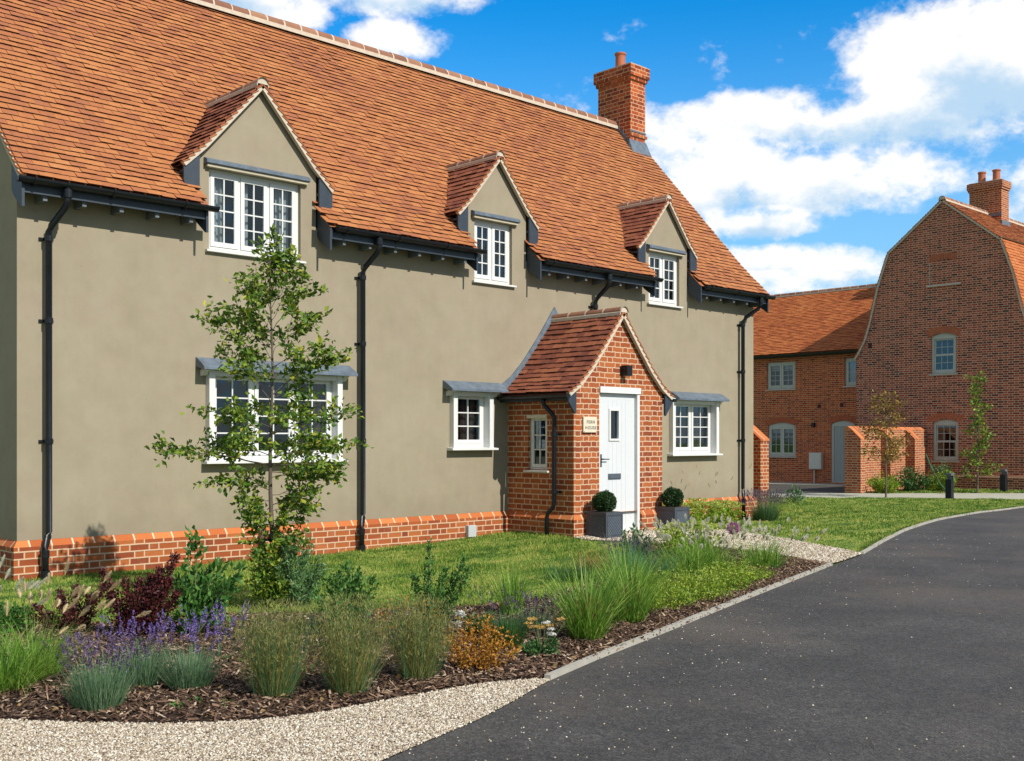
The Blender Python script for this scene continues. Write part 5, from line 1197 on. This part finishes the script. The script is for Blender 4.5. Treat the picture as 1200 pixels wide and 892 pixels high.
# --- shrubs at the back edge of the bed
shrub('berberis', 3.60, -3.95, 'upright dark red berberis bush with branching wands', 'shrub', [(.30, .05, .60, .1), (.20, 0, .50, .15), (.10, .1, .44, .1), (-.05, 0, .42, .1), (-.18, .05, .36, .2), (-.22, 0, .50, .05), (.34, -.05, .34, .2), (.16, .1, .46, .0), (.03, -.1, .32, 0), (.24, .1, .40, .2), (.05, 0, .42, 0)], L_BERB, 1150, .026, .65, .005, None, .036)
shrub('berberis', 3.40, -3.40, 'smaller drooping dark red berberis bush near the left edge', 'shrub', [(-.28, 0, .20, .2), (-.15, .1, .30, .1), (.02, 0, .34, .1), (.14, 0, .28, .1), (-.38, 0, .16, .3), (.20, .05, .34, .1), (-.05, -.1, .26, 0)], L_BERB, 1000, .026, .65, .004, None, .036)
shrub('laurel', 3.985, -4.155, 'glossy green laurel shrub between red berberis and the young tree', 'shrub', [(.0, 0, .76, .05), (.18, 0, .52, .1), (-.14, .05, .40, .1), (.32, 0, .50, .2), (.25, -.1, .38, .1), (.06, .1, .48, 0), (-.05, -.1, .34, 0)], L_MID, 170, .075, .48, .006, STEMG, .05)
shrub('privet', 4.789, -4.929, 'small rounded green shrub behind the middle grass tuft', 'shrub', [(.0, 0, .52, .05), (.10, 0, .44, .1), (-.14, .05, .42, .1), (.2, 0, .42, .2), (-.2, -.1, .33, .1), (.06, .1, .46, 0), (-.05, -.1, .46, 0)], L_MID, 420, .04, .55, .004, STEMG, .045)
shrub('cotoneaster', 5.22, -5.344, 'upright small leaved shrub with long bare wands above the tufts', 'shrub', [(.02, 0, .70, .02), (.28, 0, .58, .15), (-.1, .05, .44, .0), (.14, 0, .50, .1), (.32, -.1, .52, .2), (.0, .1, .45, 0), (.1, -.1, .36, 0), (.2, .05, .44, 0)], L_MID, 420, .032, .55, .004, BARK, .028)
shrub('box_shrub', 2.95, -3.15, 'low green shrub at the left edge behind the fountain grass', 'shrub', [(.0, 0, .22, .05), (.12, 0, .2, .1), (-.14, .05, .24, .1), (.2, 0, .18, .2), (-.2, -.1, .22, .1)], L_MID, 600, .04, .55, .004, STEMG, .05)

# --- fountain grass at the left
GF = 'fountain grasses at the left edge'
t, _ = clump('fountain_grass', 2.30, -5.05, 'lush fountain grass with beige fluffy heads, nearest the left edge', 'grass clump', .42, 650, .14, L_GRASS, .7, 1.3, .006, GF)
heads(t, 2.30, -5.05, 24, .46, .6, F_BEIGE, .085, .017, arc=.7)
t, _ = clump('fountain_grass', 2.55, -4.85, 'fountain grass with cream heads beside the dusky lavender', 'grass clump', .42, 600, .14, L_GRASS, .65, 1.2, .006, GF)
heads(t, 2.55, -4.85, 22, .50, .6, F_BEIGE, .085, .018, arc=.7)
t, _ = clump('fountain_grass', 2.25, -4.35, 'fountain grass with pale heads further back at the left edge', 'grass clump', .42, 420, .14, L_GRASS, .6, 1.1, .006, GF)
heads(t, 2.25, -4.35, 18, .52, .55, F_FLUFF, .09, .018, arc=.6)

V, F, r_ = leaves(LITTER[0], LITTER[1], .035, .6, roll=True); o = npobj('leaf_litter', V, F, r_, L_DRY, None); tag(o, 'small dry fallen leaves strewn over the bark mulch', 'leaf litter', kind='stuff')
x, y = scatter([(2.3, -6.2), (4.6, -6.7), (7.5, -6.05), (10.8, -5.0), (10.5, -3.2), (7.0, -5.0), (5.0, -4.3), (3.0, -3.4)], 900); cl_ = (np.sin(x*5.1+y*2)+np.sin(y*7.3-x*3)) > .9; x, y = x[cl_], y[cl_]
k = 9; X_ = np.repeat(x, k)+rng.normal(0, .02, len(x)*k); Y_ = np.repeat(y, k)+rng.normal(0, .02, len(x)*k); P_ = np.stack([X_, Y_, gzn(X_, Y_)+.015+rng.uniform(0, .03, len(X_))], 1); D_ = rng.normal(0, 1, P_.shape); D_[:, 2] = np.abs(D_[:, 2])+.2
V, F, r_ = leaves(P_, D_, .028, .5); o = npobj('weeds', V, F, r_, L_MID, None); tag(o, 'tiny green weeds and seedlings sprouting through the bark mulch', 'ground cover', kind='stuff')
# --- lavenders
GL = 'lavender plants in the bed'
def lavender(x, y, h, rad, lab, fl, ns, lm=L_GREY, n_=1500, fh=1.25, group=GL, sl=.06, tilt=.5):
    t = thing('lavender', (x, y, gz(x, y)), lab, 'lavender', group)
    a = rng.uniform(0, 2*PI, n_); rr = rad*.45*np.sqrt(rng.random(n_)); B = np.stack([x+np.cos(a)*rr, y+np.sin(a)*rr, np.full(n_, gz(x, y))], 1)
    V, F, r_, _ = ribbons(B, a+rng.normal(0, .4, n_), h*rng.uniform(.35, 1.05, n_), tilt*1.3*rr/(rad*.45)*rng.uniform(.5, 1.2, n_), .25*rng.random(n_), .005, 4); part('foliage', [(V, F, r_)], [lm], t)
    spikes(t, x, y, ns, h*fh, rad, fl, sl, 20, .010, tilt)
    return t
lavender(2.52, -5.86, .30, .24, 'grey green lavender with faded spikes closest to the gravel', F_DPURP, 80, n_=1300, fh=1.0, tilt=.42)
lavender(2.93, -5.50, .27, .22, 'lavender mound with faded flowers between two other lavenders', F_DPURP, 60, n_=1100, fh=1.0, tilt=.42)
lavender(3.10, -5.76, .27, .22, 'blue green lavender with bright purple spikes on bark mulch', F_PURP, 40, n_=1100)
lavender(5.30, -6.10, .28, .22, 'green lavender without flowers beside the orange shrub', F_DPURP, 10, lm=L_DARK, n_=1100)
lavender(5.95, -5.75, .20, .24, 'low dark purple lavender behind the white yarrow', F_DPURP, 80, n_=400, fh=1.1)
lavender(16.9, -.62, .34, .42, 'broad dusky lavender at the right corner of the rendered house', F_DPURP, 420, lm=L_DARK, n_=1800, sl=.09)
lavender(9.6, -3.62, .22, .34, 'low brownish lavender spikes in front of the door path', F_DPURP, 150, n_=500, sl=.1)
t = thing('salvia', (3.05, -4.95, 0), 'hazy purple salvia spikes below the red berberis', 'flowers')
for (dx, dy, k) in ((-.1, .0, 34), (.15, .05, 30)): spikes(t, 3.05+dx, -4.95+dy, k//2, .25, .2, F_PURP, .10, 26, .012, .5, stemm=L_GREY)
t = thing('salvia', (3.75, -5.0, 0), 'taller purple salvia spikes in front of the laurel shrub', 'flowers')
for (dx, dy, k) in ((-.12, -.08, 10), (.12, .05, 12)): spikes(t, 3.75+dx-.2, -5.0+dy-.15, k, .29, .18, F_PURP, .15, 40, .013, .4, stemm=L_GREY)

# --- wispy feather grasses
GWi = 'wispy green tufts in the front of the bed'
for (x, y, h, lab) in ((3.35, -6.28, .43, 'upright wispy green tuft below the young tree'), (3.70, -6.50, .45, 'upright wispy green tuft, middle of the three on the mulch'), (4.22, -6.48, .40, 'upright wispy green tuft left of the orange shrub')):
    t, _ = clump('feather_grass', x, y, lab, 'grass clump', h, 800, .075, L_WISP, .58, .2, .0032, GWi, seg=4)
    a = rng.uniform(0, 2*PI, 900); rr = .10*np.sqrt(rng.random(900)); B = np.stack([x+np.cos(a)*rr, y+np.sin(a)*rr, np.full(900, gz(x, y))], 1)
    n_ = 900; V, F, r_, tip = ribbons(B, a, h*1.12*rng.uniform(.7, 1.1, n_), .55*rr/.10*rng.random(n_), .08*rng.random(n_), .003, 4)
    W = V.reshape(n_, -1, 3); P = W[:, 4:].reshape(-1, 3); D = rng.normal(0, .5, P.shape); D[:, 2] += 1.4; V, F, r_ = leaves(P, D, .032, .09); part('fine_leaves', [(V, F, r_)], [L_WISP], t)
    q = rng.random(n_) < .16
    V, F, r_, tip = ribbons(B[q]+RT*rng.normal(0, .03, q.sum())[:, None], a[q], h*1.28*rng.uniform(.9, 1.08, q.sum()), .42*rr[q]/.10, .08*rng.random(q.sum()), .003, 4); part('shoots', [(V, F, r_)], [L_TEAL], t)

# --- big green tufts
t, _ = clump('grass_tuft', 5.93, -6.30, 'largest arching green grass tuft near the kerb, with straw coloured core', 'grass clump', .66, 480, .10, L_GRASS, .60, .85, .010, 'green grass tufts', dry=110)
t, _ = clump('grass_tuft', 6.75, -6.02, 'second arching grass tuft behind the largest one with rusty base', 'grass clump', .62, 420, .10, L_GRASS, .60, .85, .009, 'green grass tufts', dry=90)
t, _ = clump('grass_tuft', 6.30, -5.13, 'slim bright grass tuft at the lawn edge', 'grass clump', .52, 210, .07, L_GRASS, .42, .5, .008, 'green grass tufts')
t, _ = clump('grass_tuft', 7.55, -5.30, 'long bladed grass tuft leaning over the lawn edge behind the lime ground cover', 'grass clump', .62, 420, .14, L_GRASS, .7, .8, .008, 'green grass tufts')
t, _ = clump('grass_tuft', 8.35, -4.85, 'blue green grass tuft beside the lavender spikes', 'grass clump', .5, 420, .18, L_TEAL, .6, .6, .007, 'green grass tufts')
t, _ = clump('sedge', 8.9, -3.75, 'rusty brown sedge next to the lawn near the path', 'grass clump', .3, 420, .2, L_BROWN, .6, .8, .006)
t, _ = clump('grass_tuft', 8.35, -3.95, 'dark green low grass tuft spilling on to the lawn before the porch', 'grass clump', .26, 420, .3, L_DARK, .7, .8, .007, 'green grass tufts')

# --- coloured small plants
t = thing('spirea', (4.66, -6.55, 0), 'orange and gold leaved low shrub near the gravel edge', 'shrub'); mound(t, 4.66, -6.52, .34, .25, 2600, L_ORANGE, .020, .6, up=.8)
shrub('spirea', 5.0, -5.35, 'yellowing low shrub between two wispy tufts', 'shrub', [(.0, 0, .28, .05), (.16, 0, .26, .1), (-.14, .05, .26, .1), (.26, 0, .2, .2), (-.2, -.1, .2, .1)], L_ORANGE, 230, .026, .6, .004, BARK, .06)
t = thing('yarrow', (5.26, -6.50, 0), 'yarrow with flat apricot and white flower heads over feathery leaves', 'flowers')
mound(t, 5.26, -6.50, .13, .14, 420, L_DARK, .045, .3, up=.8)
Pn = [(random.gauss(0, .07), random.gauss(0, .05), random.uniform(.18, .27), random.random()) for _ in range(13)]
for mm, nm, lo, hi in ((F_YEL, 'flower_head', .0, .65), (F_WHITE, 'flower_head', .65, 1.01)):
    P = []; 
    for (dx, dy, hh, q) in Pn:
        if lo <= q < hi: k = 60; a = rng.uniform(0, 2*PI, k); r_ = .028*np.sqrt(rng.random(k)); c0 = np.array([5.26, -6.50, hh])+RT*(dx-.03 if q < .65 else dx*.4+.05)+FW_*dy+np.array([0, 0, 0 if q < .65 else -.05]); P.append(c0+np.stack([np.cos(a)*r_, np.sin(a)*r_, rng.uniform(-.004, .006, k)], 1))
    for P in P:
        V, F, r_ = leaves(P, rng.normal(0, .6, P.shape)+np.array([0, 0, .9]), .012, .9); part(nm, [(V, F, r_)], [mm], t)
paths = [([np.array([5.26, -6.50, 0]), np.array([5.26, -6.50, hh-.01])+RT*dx+FW_*dy], .002, .0015) for dx, dy, hh, q in Pn]; twig_mesh(paths, 'stalk', STEMG, t)
t = thing('daisy', (5.40, -5.60, 0), 'low dark leaved plant with two white flowers on the mulch', 'flowers'); mound(t, 5.45, -5.72, .20, .15, 420, L_DARK, .05, .4)
P = []
for (dr, hz) in ((-.17, .17), (-.19, .10)):
    k = 60; a = rng.uniform(0, 2*PI, k); P.append(np.array([5.45, -5.72, hz])+RT*dr+np.stack([np.cos(a)*.03, np.sin(a)*.03, rng.uniform(0, .02, k)], 1)*rng.random(k)[:, None])
for P in P: V, F, r_ = leaves(P, rng.normal(0, .7, P.shape)+np.array([0, 0, .6]), .028, .5); part('flower_head', [(V, F, r_)], [F_WHITE], t)

# --- right hand end of the bed: lime ground cover, white headed grasses, sedum
t = thing('lady_mantle', (8.1, -5.4, 0), 'lime green ground cover spreading along the kerb', 'ground cover')
for (x, y, r0_, h, k) in ((7.45, -5.72, .42, .22, 1700), (8.1, -5.5, .48, .24, 2000), (8.8, -5.35, .42, .22, 1700), (9.5, -5.12, .36, .2, 1300), (7.9, -5.15, .4, .26, 1200)): mound(t, x, y, h, r0_, int(k*1.9), L_LIME, .021, .8, up=.9); mound(t, x, y, h*1.12, r0_, k//3, F_LIME, .014, .8, 'flowers', up=.9)['kind'] = 'stuff'
GP = 'white headed fountain grasses by the path'
for i, (x, y, lab) in enumerate(((9.45, -4.50, 'white headed fountain grass left of the group by the path'), (10.05, -4.40, 'white headed fountain grass in the middle of the group by the path'), (10.75, -4.62, 'white headed fountain grass nearest the gravel path end'), (10.5, -3.9, 'white headed fountain grass behind the group, below the sedum'))):
    t, _ = clump('fountain_grass', x, y, lab, 'grass clump', .46, 420, .2, L_GRASS, .8, 1.1, .008, GP); heads(t, x, y, (18, 34, 34, 40)[i], .40, .55, F_FLUFF, .085, .022, arc=.5, hb=.6)
t = thing('allium', (10.55, -4.35, 0), 'single round pink allium flower above the white grasses', 'flowers'); twig_mesh([([np.array([10.55, -4.35, 0]), np.array([10.55, -4.35, .40])], .004, .003)], 'stalk', STEMG, t)
d = rng.normal(0, 1, (420, 3)); d /= np.linalg.norm(d, axis=1, keepdims=True); V, F, r_ = leaves(np.array([10.55, -4.35, .44])+d*.06*rng.uniform(.6, 1, 420)[:, None], d, .026, .5); part('flower_head', [(V, F, r_)], [F_PINK], t)
def sedum(x, y, rad, h, lab, k=7):
    t = thing('sedum', (x, y, gz(x, y)), lab, 'plant'); mound(t, x, y, h, rad, 1500, L_LIME, .05, .55, up=.6, elong=(1.5, .6)); P = []
    for _ in range(int(k*8)):
        a = random.uniform(0, 2*PI); rr = rad*math.sqrt(random.random()); kk = 30; aa = rng.uniform(0, 2*PI, kk); r_ = .05*np.sqrt(rng.random(kk))
        P.append(np.array([x+math.cos(a)*rr*1.5, y+math.sin(a)*rr*.6, gz(x, y)+h*(1.02-.25*(rr/rad)**2)+random.uniform(-.03, .03)])+np.stack([np.cos(aa)*r_, np.sin(aa)*r_, rng.uniform(-.006, .006, kk)], 1))
    P = np.concatenate(P); V, F, r_ = leaves(P, rng.normal(0, .6, P.shape)+np.array([0, 0, .8]), .022, .9); part('flower_head', [(V, F, r_)], [F_LIME], t)
sedum(14.6, -.75, .55, .42, 'bushy lime green sedum against the wall right of the second planter', 9)
sedum(15.65, -.55, .40, .36, 'smaller lime sedum nearer the house corner', 6)
sedum(11.05, -3.35, .42, .40, 'flat topped lime sedum at the path edge behind the white grasses', 7)
t = thing('seed_head_grass', (15.3, -.35, gz(15.3, -.35)), 'thin brown seed heads rising against the rendered wall', 'grass clump')
for (x, y) in ((14.9, -.3), (15.5, -.3), (16.1, -.3)): heads(t, x, y, 5, .78, .45, F_BEIGE, .10, .010, arc=.5, stem=L_WISP)
shrub('euphorbia', 9.75, -3.55, 'upright fresh green shoot cluster in front of the white door', 'plant', [(.0, 0, .42, .05), (.10, 0, .38, .1), (-.10, .05, .38, .1), (.16, 0, .32, .2), (-.14, -.1, .30, .1), (.05, .05, .4, 0)], L_WILLOW, 190, .06, .4, .005, STEMG, .03)
shrub('rose_bush', 19.0, .95, 'leafy rose bush with reddish tips by the short brick wall', 'shrub', [(.0, 0, .42, .05), (.22, 0, .38, .1), (-.22, .05, .44, .1), (.5, 0, .32, .2), (-.34, -.1, .30, .1), (.35, .05, .4, 0), (.7, 0, .25, .1)], L_LIME, 240, .045, .5, .006, BARK, .09)
shrub('rose_bush', 23.3, 2.75, 'small lone green bush in the side lawn before the driveway', 'shrub', [(.0, 0, .42, .05), (.12, 0, .34, .1), (-.16, .05, .34, .1), (.2, 0, .2, .2)], L_WILLOW, 260, .06, .5, .005, STEMG, .06)
# boxwood balls in the planters
GB = 'clipped box balls in the planters'
def box_ball(x, y, z, lab):
    t = thing('box_ball', (x, y, z), lab, 'topiary', GB); n_ = 7000; d = rng.normal(0, 1, (n_, 3)); d /= np.linalg.norm(d, axis=1, keepdims=True)
    r_ = .152*rng.uniform(.62, 1.03, n_)*(1+.04*np.sin(d[:, 0]*7)+.03*np.sin(d[:, 1]*9+2)); P = np.array([x, y, z+.13])+d*r_[:, None]*np.array([1, 1, .95]); P[:, 2] = np.maximum(P[:, 2], z+.005)
    V, F, q = leaves(P, d+rng.normal(0, .8, (n_, 3)), .024, .8); part('foliage', [(V, F, q)], [L_BOX], t); return t
zz = gz(*PL1)+.376; ball = box_ball(PL1[0]+.17, PL1[1]+.175, zz, 'clipped round box ball in the planter left of the door')
ball2 = copy_tree(ball); ball2.location = (PL2[0]+.17, PL2[1]+.175, gz(*PL2)+.376); ball2.rotation_euler = (0, 0, 2.1); ball2['label'] = 'clipped round box ball in the planter right of the door'

# --- far small trees and border
def rt(h, base, top, spreadf, n_, seed):
    r = random.Random(seed); out = []
    for i in range(n_):
        hh = base+(top-base)*i/(n_-1); s = spreadf((hh-base)/(top-base)); out.append((hh, r.uniform(-1, 1)*s, r.uniform(-1, 1)*s, r.uniform(.05, .3)))
    return out
young_tree(29.5, 3.62, 3.0, 'thin amber leaved young tree in front of the buttressed wall', L_AMBER, BARK, rt(3, .9, 2.8, lambda s: .75*(1-s*.6), 36, 5), 3.2, .10, .03, 'amber_tree', .1)
young_tree(33.9, 2.9, 3.75, 'thin green young tree standing against the far brick gable', L_TREE, BARK, rt(3.7, .5, 3.5, lambda s: .48*(1-s*.6), 40, 8), 4.2, .11, .03, 'young_tree', .1)
for i, (x, y, h, r0_, m_, lab) in enumerate(((31.9, 4.9, .5, .5, L_LIME, 'yellow green shrub at the foot of the first buttress'), (33.3, 4.7, .6, .6, L_DARK, 'dark green shrub between the buttresses of the sunlit wall'), (34.4, 4.3, .5, .6, L_LIME, 'bright green shrub mass at the far end of the sunlit wall'), (35.2, 4.6, .75, .4, L_WILLOW, 'tall green shrub in the corner between brick wall and gable'))):
    t = thing('border_shrub', (x, y, gz(x, y)), lab, 'shrub', 'border shrubs by the sunlit wall'); mound(t, x, y, h*1.25, r0_, 1500, m_, .085, .5, up=.5)
t = thing('garden_hose', (34.2, 4.5, -.2), 'green strap running diagonally down from the wall end to the bollard', 'hose')
a_ = np.array([35.3, 5.2, .95]); b_ = np.array([32.5, 3.2, -.12]); mb = MB(); mb.tube([a_+(b_-a_)*s+np.array([0, 0, -.18*math.sin(PI*s)]) for s in np.linspace(0, 1, 9)], .022, 6); mb.build('strap', GREENP, t)
